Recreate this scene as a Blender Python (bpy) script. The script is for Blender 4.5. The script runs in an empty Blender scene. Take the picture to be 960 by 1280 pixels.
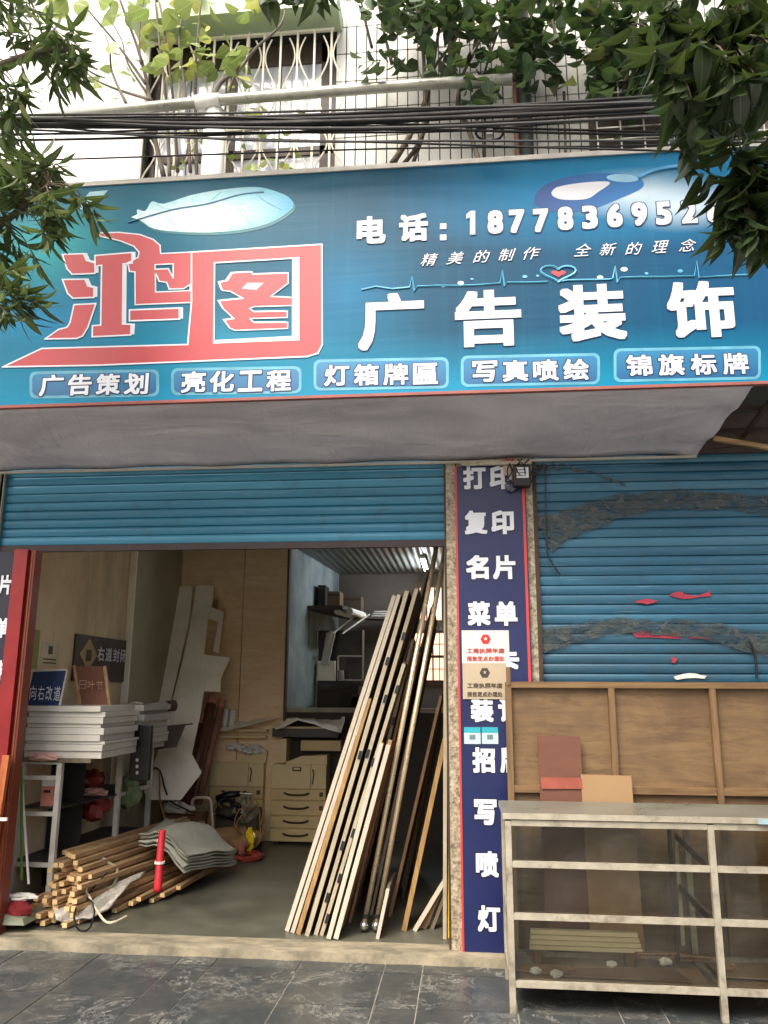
import bpy, bmesh, math, random
from mathutils import Vector as V, Matrix
random.seed(7)
S = bpy.context.scene
COL = S.collection
rad = math.radians

# ------------------------------------------------------------ camera
CAM = V((0, -5.7, 1.65)); PITCH, YAW, ROLL = rad(12.5), rad(5.75), rad(0.25); FPX = 1000.0
fw = V((-math.sin(YAW)*math.cos(PITCH), math.cos(YAW)*math.cos(PITCH), math.sin(PITCH)))
rt = V((math.cos(YAW), math.sin(YAW), 0)); up = rt.cross(fw)
rt, up = rt*math.cos(ROLL)+up*math.sin(ROLL), -rt*math.sin(ROLL)+up*math.cos(ROLL)
cd = bpy.data.cameras.new('camera'); cam = bpy.data.objects.new('camera', cd); COL.objects.link(cam)
cd.sensor_fit = 'VERTICAL'; cd.sensor_height = 36; cd.lens = FPX/1280*36; cd.clip_start = .05; cd.clip_end = 2000
M3 = Matrix((rt, up, -fw)).transposed(); cam.matrix_world = Matrix.Translation(CAM) @ M3.to_4x4(); S.camera = cam

# ------------------------------------------------------------ world, sun, exposure
SUN_EL, SUN_AZ = rad(54), rad(205)           # azimuth: from behind-left of the photographer
w = bpy.data.worlds.new('World'); S.world = w; w.use_nodes = True
nt = w.node_tree; bg = nt.nodes['Background']; sky = nt.nodes.new('ShaderNodeTexSky'); sky.sky_type = 'NISHITA'
sky.sun_disc = False; sky.sun_elevation = SUN_EL; sky.sun_rotation = SUN_AZ
sky.air_density = 0.9; sky.dust_density = 9.0; sky.ozone_density = 0.3
nt.links.new(sky.outputs[0], bg.inputs[0]); bg.inputs[1].default_value = 0.12
sl = bpy.data.lights.new('sun', 'SUN'); sl.energy = 1.25; sl.angle = rad(40); sl.color = (1, .97, .92)
so = bpy.data.objects.new('sun', sl); COL.objects.link(so)
sd = V((math.sin(SUN_AZ)*math.cos(SUN_EL), math.cos(SUN_AZ)*math.cos(SUN_EL), math.sin(SUN_EL)))
so.rotation_euler = sd.to_track_quat('Z', 'Y').to_euler(); so.location = sd*30
S.view_settings.view_transform = 'Standard'; S.view_settings.look = 'None'; S.view_settings.gamma = 1
S.view_settings.exposure = 1.25
S.render.engine = 'CYCLES'; S.cycles.max_bounces = 10; S.cycles.diffuse_bounces = 8
S.cycles.transparent_max_bounces = 12; S.cycles.caustics_reflective = False; S.cycles.caustics_refractive = False

# ------------------------------------------------------------ helpers: points
def ray(x, y): return rt*((x-480)/FPX) - up*((y-640)/FPX) + fw
def at(x, y, Y): d = ray(x, y); return CAM + d*((Y-CAM.y)/d.y)
def atz(x, y, z=0): d = ray(x, y); return CAM + d*((z-CAM.z)/d.z)
def atx(x, y, X): d = ray(x, y); return CAM + d*((X-CAM.x)/d.x)
def cr(pts, n=6):
    """smooth curve through points"""
    pts = [V(p) for p in pts]
    if len(pts) < 3: return pts
    out = []
    for i in range(len(pts)-1):
        a, b, c, d = pts[max(i-1, 0)], pts[i], pts[i+1], pts[min(i+2, len(pts)-1)]
        for k in range(n):
            t = k/n
            out.append(.5*((2*b)+(c-a)*t+(2*a-5*b+4*c-d)*t*t+(3*b-a-3*c+d)*t**3))
    return out+[pts[-1]]

# ------------------------------------------------------------ helpers: materials
def s2l(c): return tuple((v/255/12.92 if v/255 <= .04045 else ((v/255+.055)/1.055)**2.4) for v in c)+(1,)
class NT:
    def __init__(s, name):
        s.m = bpy.data.materials.new(name); s.m.use_nodes = True; s.t = s.m.node_tree
        s.b = s.t.nodes['Principled BSDF']; s.out = s.t.nodes['Material Output']
    def n(s, typ, **kw):
        nd = s.t.nodes.new('ShaderNode'+typ)
        for k, v in kw.items():
            if k.startswith('i_'):
                key = k[2:]; key = int(key) if key.isdigit() else key
                s.put(nd.inputs[key], v)
            else: setattr(nd, k, v)
        return nd
    def put(s, inp, v):
        if isinstance(v, bpy.types.NodeSocket): s.t.links.new(v, inp)
        else: inp.default_value = v
    def math(s, op, a, b=None, c=None, clamp=False):
        nd = s.t.nodes.new('ShaderNodeMath'); nd.operation = op; nd.use_clamp = clamp
        s.put(nd.inputs[0], a)
        if b is not None: s.put(nd.inputs[1], b)
        if c is not None: s.put(nd.inputs[2], c)
        return nd.outputs[0]
    def mix(s, f, a, b, typ='MIX'):
        nd = s.t.nodes.new('ShaderNodeMix'); nd.data_type = 'RGBA'; nd.blend_type = typ
        s.put(nd.inputs[0], f); s.put(nd.inputs[6], a); s.put(nd.inputs[7], b); return nd.outputs[2]
    def coord(s, kind='Object', scale=(1, 1, 1), rnd=False):
        if kind == 'World': o = s.n('NewGeometry').outputs['Position']
        else: o = s.n('TexCoord').outputs[kind]
        if rnd:
            oi = s.n('ObjectInfo').outputs['Random']
            cx = s.n('CombineXYZ', i_0=s.math('MULTIPLY', oi, 37.), i_1=s.math('MULTIPLY', oi, 91.), i_2=s.math('MULTIPLY', oi, 53.))
            va = s.n('VectorMath', operation='ADD', i_0=o, i_1=cx.outputs[0]); o = va.outputs[0]
        return s.n('Mapping', i_Vector=o, i_Scale=scale).outputs[0]
    def noise(s, co, scale, detail=4, rough=.55, dist=0):
        return s.n('TexNoise', i_Vector=co, i_Scale=scale, i_Detail=detail, i_Roughness=rough, i_Distortion=dist).outputs[0]
    def ramp(s, f, a, b, lo=0., hi=1.):
        return s.n('MapRange', i_0=f, i_1=a, i_2=b, i_3=lo, i_4=hi).outputs[0]
    def bump(s, h, strength=.3, dist=.01):
        s.t.links.new(s.n('Bump', i_Height=h, i_Strength=strength, i_Distance=dist).outputs[0], s.b.inputs['Normal'])
    def set(s, col=None, rough=.6, metal=0, spec=.5):
        if col is not None: s.put(s.b.inputs['Base Color'], col)
        s.put(s.b.inputs['Roughness'], rough); s.b.inputs['Metallic'].default_value = metal
        s.b.inputs['Specular IOR Level'].default_value = spec; return s.m
MC = {}
def mat(name, col, rough=.6, metal=0, var=.25, scale=6, bump=.15, stretch=(1, 1, 1), dirt=None, dirtamt=.5, rnd=True, spec=.5, bd=.004):
    """noise-varied plain surface, optional dirt colour"""
    if name in MC: return MC[name]
    t = NT(name); co = t.coord('Object', stretch, rnd); n1 = t.noise(co, scale, 5); n2 = t.noise(co, scale*5, 3)
    c = s2l(col); d = tuple(v*(1-var) for v in c[:3])+(1,); l = tuple(min(1, v*(1+var*.6)) for v in c[:3])+(1,)
    cc = t.mix(t.ramp(n1, .3, .7), d, l)
    cc = t.mix(t.ramp(n2, .35, .75, 0, .35), cc, d)
    if dirt:
        n3 = t.noise(co, scale*.6, 6, .7); cc = t.mix(t.ramp(n3, .5, .72, 0, dirtamt), cc, s2l(dirt))
    t.bump(n2, bump, bd); MC[name] = t.set(cc, t.ramp(n1, .3, .7, max(.05, rough-.1), min(1, rough+.1)), metal, spec); return MC[name]
def wood(name, col, dark, scale=3, axis=2, rough=.65, stain=None):
    if name in MC: return MC[name]
    t = NT(name); st = [9, 9, 9]; st[axis] = .7
    co = t.coord('Object', tuple(st), True); n = t.noise(co, scale, 6, .6, .6); n2 = t.noise(t.coord('Object', (1, 1, 1), True), 3.5, 4)
    c = t.mix(t.ramp(n, .35, .68), s2l(dark), s2l(col)); c = t.mix(t.ramp(n2, .5, .8, 0, .45), c, s2l(stain or dark))
    t.bump(n, .25, .003); MC[name] = t.set(c, rough); return MC[name]

# ------------------------------------------------------------ helpers: meshes
ORG = {}
def worg(o): return ORG.get(o.name, V((0, 0, 0))) if o else V((0, 0, 0))
class MB:
    def __init__(s): s.v = []; s.f = []
    def add(s, vs, fs):
        k = len(s.v); s.v += [tuple(v) for v in vs]; s.f += [tuple(i+k for i in f) for f in fs]; return s
    def box(s, x0, x1, y0, y1, z0, z1):
        return s.hexa([(x0, y0, z0), (x1, y0, z0), (x1, y1, z0), (x0, y1, z0)], [(x0, y0, z1), (x1, y0, z1), (x1, y1, z1), (x0, y1, z1)])
    def hexa(s, a, b):
        n = len(a); vs = list(a)+list(b)
        fs = [tuple(reversed(range(n))), tuple(range(n, 2*n))]+[(i, (i+1) % n, n+(i+1) % n, n+i) for i in range(n)]
        return s.add(vs, fs)
    def slab(s, pts, off):
        """polygon extruded by vector off"""
        pts = [V(p) for p in pts]; off = V(off); return s.hexa(pts, [p+off for p in pts])
    def bar(s, a, b, w, h=None, side=None):
        a, b = V(a), V(b); h = h or w; d = (b-a).normalized()
        sd = V(side) if side else (V((0, 1, 0)) if abs(d.y) < .9 else V((1, 0, 0)))
        p = d.cross(sd).normalized(); q = p.cross(d).normalized()
        c = [(-1, -1), (1, -1), (1, 1), (-1, 1)]
        return s.hexa([a+p*(i*w/2)+q*(j*h/2) for i, j in c], [b+p*(i*w/2)+q*(j*h/2) for i, j in c])
    def tube(s, pts, r, n=8, r1=None, cap=True):
        pts = [V(p) for p in pts]; m = len(pts); prev = None; rings = []
        for i, p in enumerate(pts):
            d = (pts[min(i+1, m-1)]-pts[max(i-1, 0)]).normalized()
            if prev is None: a = d.orthogonal().normalized()
            else:
                a = prev - d*prev.dot(d)
                a = a.normalized() if a.length > 1e-5 else d.orthogonal().normalized()
            prev = a; b = d.cross(a); rr = r if r1 is None else r+(r1-r)*i/max(1, m-1)
            rings.append([p+(a*math.cos(t*2*math.pi/n)+b*math.sin(t*2*math.pi/n))*rr for t in range(n)])
        vs = [v for R in rings for v in R]; fs = []
        for i in range(m-1):
            for k in range(n): fs.append((i*n+k, i*n+(k+1) % n, (i+1)*n+(k+1) % n, (i+1)*n+k))
        if cap: fs += [tuple(reversed(range(n))), tuple(range((m-1)*n, m*n))]
        return s.add(vs, fs)
    def ball(s, c, r, sc=(1, 1, 1), n=8, jit=0):
        c = V(c); vs = []; fs = []
        for i in range(n+1):
            th = math.pi*i/n
            for k in range(2*n):
                ph = math.pi*k/n; j = 1+random.uniform(-jit, jit)
                vs.append(c+V((math.sin(th)*math.cos(ph)*sc[0], math.sin(th)*math.sin(ph)*sc[1], math.cos(th)*sc[2]))*r*j)
        for i in range(n):
            for k in range(2*n): fs.append((i*2*n+k, (i+1)*2*n+k, (i+1)*2*n+(k+1) % (2*n), i*2*n+(k+1) % (2*n)))
        return s.add(vs, fs)
    def grid(s, fn, nu, nv, thick=None):
        vs = [fn(u/nu, v/nv) for v in range(nv+1) for u in range(nu+1)]
        fs = [(j*(nu+1)+i, j*(nu+1)+i+1, (j+1)*(nu+1)+i+1, (j+1)*(nu+1)+i) for j in range(nv) for i in range(nu)]
        return s.add(vs, fs)
    def build(s, name, m, parent=None, org=None, smooth=False, bevel=0, solid=0, norm=True):
        o0 = worg(parent) if parent else (V(org) if org is not None else V((0, 0, 0)))
        me = bpy.data.meshes.new(name); me.from_pydata([tuple(V(v)-o0) for v in s.v], [], s.f)
        bm = bmesh.new(); bm.from_mesh(me)
        if solid == 0 and norm: bmesh.ops.recalc_face_normals(bm, faces=bm.faces)
        if smooth:
            bmesh.ops.remove_doubles(bm, verts=bm.verts, dist=1e-5)
        bm.to_mesh(me); bm.free()
        if smooth:
            for p in me.polygons: p.use_smooth = True
        me.materials.append(m)
        o = bpy.data.objects.new(name, me); COL.objects.link(o)
        if parent: o.parent = parent
        else: o.location = o0
        ORG[o.name] = o0
        if bevel:
            b = o.modifiers.new('b', 'BEVEL'); b.width = bevel; b.segments = 2; b.limit_method = 'ANGLE'
        if solid:
            b = o.modifiers.new('s', 'SOLIDIFY'); b.thickness = solid; b.offset = 0
        return o
def tag(o, label=None, cat=None, group=None, kind=None):
    for k, v in (('label', label), ('category', cat), ('group', group), ('kind', kind)):
        if v: o[k] = v
    return o
def thing(name, label, cat, loc=(0, 0, 0), group=None):
    o = bpy.data.objects.new(name, None); COL.objects.link(o); o.location = loc; o.empty_display_size = .1
    ORG[o.name] = V(loc); return tag(o, label, cat, group)
def inst(name, me, loc, parent=None, rot=None, scale=None):
    o = bpy.data.objects.new(name, me); COL.objects.link(o); o0 = worg(parent)
    o.location = V(loc)-o0
    if parent: o.parent = parent
    if rot is not None: o.rotation_euler = rot
    if scale is not None: o.scale = scale
    ORG[o.name] = V(loc); return o

# flat print: lettering and shapes on a plane (xd, yd)
TC = {}
def glyph(body, bold, shear=0):
    k = (body, bold, shear)
    if k in TC: return TC[k]
    c = bpy.data.curves.new('t', 'FONT'); c.body = body; c.offset = bold; c.shear = shear; c.resolution_u = 3
    o = bpy.data.objects.new('t', c); COL.objects.link(o)
    me = bpy.data.meshes.new_from_object(o.evaluated_get(bpy.context.evaluated_depsgraph_get()))
    vs = [v.co.copy() for v in me.vertices]; fs = [tuple(p.vertices) for p in me.polygons]
    bpy.data.objects.remove(o); bpy.data.curves.remove(c); bpy.data.meshes.remove(me)
    x0 = min(v.x for v in vs); x1 = max(v.x for v in vs); y0 = min(v.y for v in vs); y1 = max(v.y for v in vs)
    TC[k] = (vs, fs, x0, x1, y0, y1); return TC[k]
XD, ZD = V((1, 0, 0)), V((0, 0, 1))
def put_glyph(mb, body, c, wd, ht, bold=.02, shear=0, xd=XD, yd=ZD, lift=.0, ref=None):
    """glyph thickened by stacking shifted copies, each a hair in front of the last"""
    vs, fs, x0, x1, y0, y1 = glyph(body, 0, shear)
    g = ref if ref is not None else bold
    nn = xd.cross(yd).normalized()
    sx = wd/(x1-x0+2*g); sy = ht/(y1-y0+2*g); mx, my = (x0+x1)/2, (y0+y1)/2
    sh = [(0, 0)]
    if bold > 0:
        k = 16
        sh += [(bold*math.cos(2*math.pi*i/k)/max(abs(math.cos(2*math.pi*i/k)), abs(math.sin(2*math.pi*i/k))), bold*math.sin(2*math.pi*i/k)/max(abs(math.cos(2*math.pi*i/k)), abs(math.sin(2*math.pi*i/k)))) for i in range(k)]
        if bold > .05: sh += [(bold*.5*math.cos(2*math.pi*i/6), bold*.5*math.sin(2*math.pi*i/6)) for i in range(6)]
    for j, (dx, dy) in enumerate(sh):
        mb.add([V(c)+xd*((v.x+dx-mx)*sx)+yd*((v.y+dy-my)*sy)+nn*(lift+j*.00008) for v in vs], fs)
def text(body, c, wd, ht, m, parent, bold=.02, out=None, outw=.03, shear=0, xd=XD, yd=ZD, lift=.002):
    if out:
        b = MB(); put_glyph(b, body, c, wd, ht, bold+outw, shear, xd, yd, lift, ref=bold); b.build('lettering_outline', out, parent)
    a = MB(); put_glyph(a, body, c, wd, ht, bold, shear, xd, yd, lift*2); return a.build('lettering', m, parent)
def fill(loops):
    c = bpy.data.curves.new('p', 'CURVE'); c.dimensions = '2D'; c.fill_mode = 'BOTH'
    for L in loops:
        sp = c.splines.new('POLY'); sp.points.add(len(L)-1)
        for i, p in enumerate(L): sp.points[i].co = (p[0], p[1], 0, 1)
        sp.use_cyclic_u = True
    o = bpy.data.objects.new('p', c); COL.objects.link(o)
    me = bpy.data.meshes.new_from_object(o.evaluated_get(bpy.context.evaluated_depsgraph_get()))
    r = ([v.co.copy() for v in me.vertices], [tuple(p.vertices) for p in me.polygons])
    bpy.data.objects.remove(o); bpy.data.curves.remove(c); bpy.data.meshes.remove(me); return r
def shape(name, loops, Y, m, parent, lift=.002, edge=None, ew=.012):
    """flat shape on the plane y=Y; loops are lists of (x, z)"""
    vs, fs = fill(loops); mb = MB(); mb.add([(v.x, Y-lift, v.y) for v in vs], fs); o = mb.build(name, m, parent)
    if edge:
        e = MB(); k = 0
        for L in loops:
            for i in range(len(L)):
                a, b = V((L[i][0], 0, L[i][1])), V((L[(i+1) % len(L)][0], 0, L[(i+1) % len(L)][1]))
                if (b-a).length < 1e-4: continue
                d = (b-a).normalized(); n = V((-d.z, 0, d.x))*ew/2; k += 1; y = Y-lift-.0006-.0002*(k % 7)
                a, b = a-d*ew/2, b+d*ew/2
                e.add([(p.x, y, p.z) for p in (a-n, b-n, b+n, a+n)], [(0, 1, 2, 3)])
        e.build(name+'_outline', edge, parent)
    return o

# ------------------------------------------------------------ materials
white = mat('white_paint', (232, 232, 228), .5, var=.05)
M_white_print = mat('white_print', (214, 220, 228), .5, var=.03, bump=0)
M_black = mat('black_plastic', (22, 22, 24), .45, var=.2)
M_alu = mat('aluminium_frame', (176, 170, 152), .42, .25, var=.2, scale=14, dirt=(92, 78, 56), dirtamt=.75, stretch=(1, 1, 1))
M_steel = mat('steel', (190, 190, 188), .25, .9, var=.15, scale=10)
M_conc = mat('bare_concrete', (120, 112, 92), .85, var=.3, scale=3, bump=.35, dirt=(74, 70, 58), dirtamt=.7)
M_paper = mat('white_paper', (222, 220, 212), .7, var=.08)
M_cardb = mat('white_card', (248, 242, 226), .7, var=.1, scale=2.5, dirt=(150, 134, 106), dirtamt=.3)
M_kraft = mat('kraft_card', (158, 124, 84), .75, var=.2, scale=4)
M_redpaint = mat('red_paint', (132, 18, 24), .45, var=.25, scale=5)
M_bark = mat('bark', (92, 84, 68), .9, var=.4, scale=14, bump=.6, bd=.02)
M_rust = mat('rusty_iron', (70, 54, 44), .7, .2, var=.4, scale=12)

def m_plaster():
    t = NT('plaster_wall'); co = t.coord('World'); n = t.noise(co, 1.6, 6, .65); n2 = t.noise(co, 14, 4); n3 = t.noise(t.coord('World', (1, 1, .25)), 2.2, 5, .7)
    c = t.mix(t.ramp(n, .35, .7), s2l((208, 186, 148)), s2l((234, 216, 180)))
    c = t.mix(t.ramp(n3, .52, .75, 0, .6), c, s2l((150, 138, 108))); t.bump(n2, .25, .006); return t.set(c, .85)
M_plaster = m_plaster()
def m_ply(name, a, b, c3, mark=.7):
    t = NT(name); co = t.coord('World', (1, 1, 1)); n = t.noise(t.coord('World', (1.2, 1, 7)), 2.2, 7, .62, 1.2); n2 = t.noise(co, 1.7, 5, .6); n3 = t.noise(t.coord('World', (.5, 1, 3)), 5, 6, .75)
    c = t.mix(t.ramp(n, .35, .65), s2l(a), s2l(b)); c = t.mix(t.ramp(n2, .5, .7, 0, .7), c, s2l(c3)); c = t.mix(t.ramp(n3, .54, .7, 0, mark), c, s2l((70, 52, 34)))
    t.bump(n, .2, .003); return t.set(c, .65)
M_ply = m_ply('plywood', (102, 80, 54), (122, 98, 67), (78, 60, 41))
M_part = m_ply('partition_ply', (226, 196, 152), (238, 216, 180), (210, 178, 134), .12)
def m_greywall():
    t = NT('blue_grey_wall'); co = t.coord('World'); n = t.noise(co, 2, 6, .65); c = t.mix(t.ramp(n, .35, .7), s2l((120, 134, 138)), s2l((158, 172, 174)))
    n3 = t.noise(t.coord('World', (1, 1, .4)), 1.6, 4); c = t.mix(t.ramp(n3, .5, .65, 0, .6), c, s2l((84, 92, 94))); return t.set(c, .8)
M_greywall = m_greywall()
def m_floor():
    t = NT('shop_floor_concrete'); co = t.coord('World'); n = t.noise(co, 2.3, 6, .6); n2 = t.noise(co, 30, 3)
    c = t.mix(t.ramp(n, .3, .7), s2l((66, 68, 60)), s2l((96, 96, 84))); t.bump(n2, .1, .003)
    return t.set(c, t.ramp(n, .3, .7, .28, .5))
M_floor = m_floor()
def m_marble():
    t = NT('dark_marble_tile'); co = t.coord('World', (1, 1, 1), True)
    n = t.noise(co, 3.2, 6, .65, 1.6); v = t.math('ABSOLUTE', t.math('SUBTRACT', n, .5)); v = t.ramp(v, .0, .008, 1, 0)
    nb = t.noise(co, 9, 6, .7, 1.8); v2 = t.math('ABSOLUTE', t.math('SUBTRACT', nb, .52)); v2 = t.ramp(v2, 0, .016, 1, 0)
    mask = t.ramp(t.noise(co, 2.6, 3), .5, .64); v2 = t.math('MULTIPLY', v2, mask)
    vv = t.math('MAXIMUM', t.math('MULTIPLY', v, t.ramp(t.noise(co, 1.9, 2), .42, .6)), v2)
    d = t.noise(t.coord('World'), 3, 6, .7); base = t.mix(t.ramp(nb, .3, .7), s2l((50, 55, 56)), s2l((62, 68, 69)))
    base = t.mix(t.ramp(d, .45, .72, 0, .45), base, s2l((92, 88, 76)))
    c = t.mix(t.math('MULTIPLY', vv, .7), base, s2l((196, 196, 186)))
    t.bump(t.noise(co, 22, 3), .08, .003); return t.set(c, t.ramp(d, .3, .7, .22, .5))
M_marble = m_marble()
M_grout = mat('tile_grout', (138, 136, 126), .85, var=.2, scale=12)
def m_kerb():
    t = NT('threshold_cement'); co = t.coord('World'); n = t.noise(t.coord('World', (1, 3, 1)), 2.6, 7, .7); n2 = t.noise(co, 25, 4)
    c = t.mix(t.ramp(n, .38, .6), s2l((96, 92, 78)), s2l((146, 138, 116))); t.bump(n2, .5, .006); return t.set(c, .85)
M_kerb = m_kerb()
def m_granite():
    t = NT('speckled_granite'); co = t.coord('World'); n = t.noise(co, 26, 5, .75); n2 = t.noise(co, 60, 3)
    c = t.mix(t.ramp(n, .38, .62), s2l((92, 82, 62)), s2l((186, 176, 152))); c = t.mix(t.ramp(n2, .6, .7, 0, .7), c, s2l((62, 54, 44))); return t.set(c, .45)
M_granite = m_granite()
def m_shutter(name, a, b, grime):
    t = NT(name); co = t.coord('World'); st = t.noise(t.coord('World', (.25, 1, 3)), 3.5, 6, .65); n = t.noise(co, 1.3, 5, .6); n2 = t.noise(co, 9, 5, .7)
    rn = t.n('ObjectInfo').outputs['Random']
    c = t.mix(t.ramp(st, .35, .65), s2l(a), s2l(b)); c = t.mix(t.math('MULTIPLY', rn, .7), c, s2l(a)); c = t.mix(t.ramp(rn, .8, .95, 0, .35), c, s2l(tuple(v+34 for v in b)))
    sx = t.n('SeparateXYZ', i_0=co).outputs; low = t.ramp(sx[2], 2.2, 1.6, 0, .55)
    c = t.mix(t.math('MULTIPLY', t.ramp(n, .35, .6), low), c, s2l(grime)); c = t.mix(t.ramp(n2, .55, .75, 0, .4), c, s2l(grime))
    scr = t.noise(t.coord('World', (.12, 1, 9)), 14, 3, .8); c = t.mix(t.ramp(scr, .66, .72, 0, .5), c, s2l((150, 176, 190)))
    t.bump(n2, .08, .003); return t.set(c, t.ramp(n, .3, .7, .3, .5), .1)
M_shL = m_shutter('blue_shutter_paint', (26, 100, 128), (44, 122, 152), (44, 68, 78))
M_shR = m_shutter('weathered_shutter_paint', (28, 78, 104), (54, 110, 136), (58, 70, 70))
def m_soffit():
    t = NT('grey_vinyl_underside'); co = t.coord('World'); n = t.noise(t.coord('World', (.6, 1.6, 1)), 1.4, 4, .5, 1.5); n2 = t.noise(t.coord('World', (2.5, .6, 1)), 2.5, 5, .6, 1)
    c = t.mix(t.ramp(n, .3, .7), s2l((176, 174, 186)), s2l((212, 209, 218))); c = t.mix(t.ramp(n2, .6, .75, 0, .25), c, s2l((176, 152, 152)))
    h = t.math('ADD', n, t.math('MULTIPLY', n2, .4)); t.bump(h, .7, .06); return t.set(c, .55)
M_soffit = m_soffit()
def leafmat(name, dark, light, yel=None, tr=.3, yamt=.15):
    t = NT(name); g = t.n('NewGeometry').outputs['Random Per Island']; oi = t.n('ObjectInfo').outputs['Random']
    r = t.math('FRACT', t.math('ADD', g, t.math('MULTIPLY', oi, 3.7)))
    c = t.mix(r, s2l(dark), s2l(light))
    if yel: c = t.mix(t.ramp(r, 1-yamt, 1-yamt+.05), c, s2l(yel))
    oy = t.n('SeparateXYZ', i_0=t.n('TexCoord').outputs['Object']).outputs; rib = t.ramp(t.math('ABSOLUTE', oy[1]), .006, .016, .55, 0)
    vn = t.n('TexWave', i_Vector=t.n('CombineXYZ', i_0=t.math('SUBTRACT', oy[0], t.math('ABSOLUTE', oy[1])), i_1=0., i_2=0.).outputs[0], i_Scale=3.4).outputs[1]
    c = t.mix(rib, c, s2l(tuple(min(255, v+50) for v in light))); c = t.mix(t.math('MULTIPLY', t.ramp(vn, .9, 1.), .25), c, s2l(light))
    t.set(c, t.ramp(r, 0, 1, .28, .55), 0, .5)
    tl = t.n('BsdfTranslucent', i_Color=t.mix(.35, c, s2l((120, 145, 64)))); ms = t.n('MixShader', i_0=tr)
    t.t.links.new(t.b.outputs[0], ms.inputs[1]); t.t.links.new(tl.outputs[0], ms.inputs[2]); t.t.links.new(ms.outputs[0], t.out.inputs[0]); return t.m
M_leafL = leafmat('narrow_leaf', (38, 56, 32), (90, 110, 62), (150, 158, 104), .28, .12)
M_leafR = leafmat('shade_dark_leaf', (24, 38, 21), (56, 74, 38), (76, 82, 44), .2, .06)  # backlit shade of the crown is put into this dark leaf colour
M_leafB = leafmat('yellow_green_leaf', (120, 142, 78), (168, 180, 116), (204, 206, 120), .4)
M_leafV = leafmat('vine_leaf', (24, 46, 28), (62, 90, 56), (104, 104, 56), .2, .05)
def glassmat(name, tint=(1, 1, 1, 1), refl=.12, haze=.06):
    t = NT(name); tr = t.n('BsdfTransparent', i_Color=tint); gl = t.n('BsdfGlossy', i_Roughness=.04, i_Color=(.75, .75, .7, 1))
    df = t.n('BsdfDiffuse', i_Color=(.7, .7, .66, 1)); fr = t.n('Fresnel', i_IOR=1.5).outputs[0]
    n = t.noise(t.coord('World'), 4, 5, .7)
    m1 = t.n('MixShader', i_0=t.ramp(n, .4, .75, 0, haze*3)); t.t.links.new(tr.outputs[0], m1.inputs[1]); t.t.links.new(df.outputs[0], m1.inputs[2])
    m2 = t.n('MixShader', i_0=t.math('ADD', fr, refl, clamp=True)); t.t.links.new(m1.outputs[0], m2.inputs[1]); t.t.links.new(gl.outputs[0], m2.inputs[2])
    t.t.links.new(m2.outputs[0], t.out.inputs[0]); return t.m
M_glass = glassmat('dusty_glass', (.93, .93, .88, 1), .0, .012)
def emis(name, col, st):
    t = NT(name); t.set(s2l(col), .5); t.b.inputs['Emission Color'].default_value = s2l(col); t.b.inputs['Emission Strength'].default_value = st; return t.m

# ============================================================ SETTING
g = MB().box(-60, 60, -80, -.2, -.2, -.082).build('ground', mat('street_concrete', (168, 166, 158), .85, var=.25, scale=2)); tag(g, kind='structure')
pv = MB().box(-6.2, 6, -7.9, -.33+.0, -.081, -.0655).build('pavement', M_grout); tag(pv, kind='structure')
xs = [-.3, -.54]
x = -.3; cols = []
edges = [-2.955-.55, -2.97+.0, -2.42, -1.87, -1.63, -1.08, -.54, -.3, .25, .8, 1.04, 1.59, 2.14, 2.38, 2.93, 3.48, 3.72, 4.27]
edges = [-5.83, -5.28, -5.04, -4.49, -3.94, -3.70, -3.155, -2.965+.0, -2.42, -1.87, -1.63, -1.08, -.54, -.30, .25, .80, 1.04, 1.59, 2.14, 2.38, 2.93, 3.48, 3.72, 4.27, 4.82]
rows = [-.11, -.285, -.835, -1.385, -1.935, -2.485, -3.035, -3.585, -4.135, -4.685, -5.235, -5.785, -6.335, -6.885, -7.435]
tm = {}
for j in range(len(rows)-1):
    for i in range(len(edges)-1):
        wx, wy = edges[i+1]-edges[i]-.009, rows[j]-rows[j+1]-.009
        k = (round(wx, 3), round(wy, 3))
        if k not in tm:
            b = MB().box(-wx/2, wx/2, -wy/2, wy/2, -.011, 0); o = b.build('tile', M_marble); tm[k] = o.data; bpy.data.objects.remove(o)
        cx, cy = (edges[i]+edges[i+1])/2, (rows[j]+rows[j+1])/2
        if not (-3.6 < cx < 2.6 and cy > -2.6) and (i+j) % 1 == 0:
            pass
        inst('tile', tm[k], (cx, cy, -.06+random.uniform(-.0008, .0008)), pv, rot=(random.uniform(-.001, .001), random.uniform(-.001, .001), 0))
tag(MB().box(-6.2, 6, -.34, .02, -.4, -.068).build('pavement_bed', M_grout), kind='structure')
# worn cement threshold with a broken edge
th = MB(); N = 90; prof = []
for i in range(N+1):
    x = -6+12*i/N; j = random.uniform(-.012, .012)
    prof.append([(x, -.125+j, -.07), (x, -.11+j, -.012+j*.3), (x, -.06+j, .001), (x, .1, .003), (x, .1, -.07)])
vs = [p for P in prof for p in P]; fs = []
for i in range(N):
    for k in range(4): fs.append((i*5+k, i*5+k+1, (i+1)*5+k+1, (i+1)*5+k))
th.add(vs, fs); tag(th.build('threshold', M_kerb, smooth=False), kind='structure')
fl = MB().box(-3.6, .0, .1, 6.2, -.1, -.001).build('shop_floor', M_floor); tag(fl, kind='structure')

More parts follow.
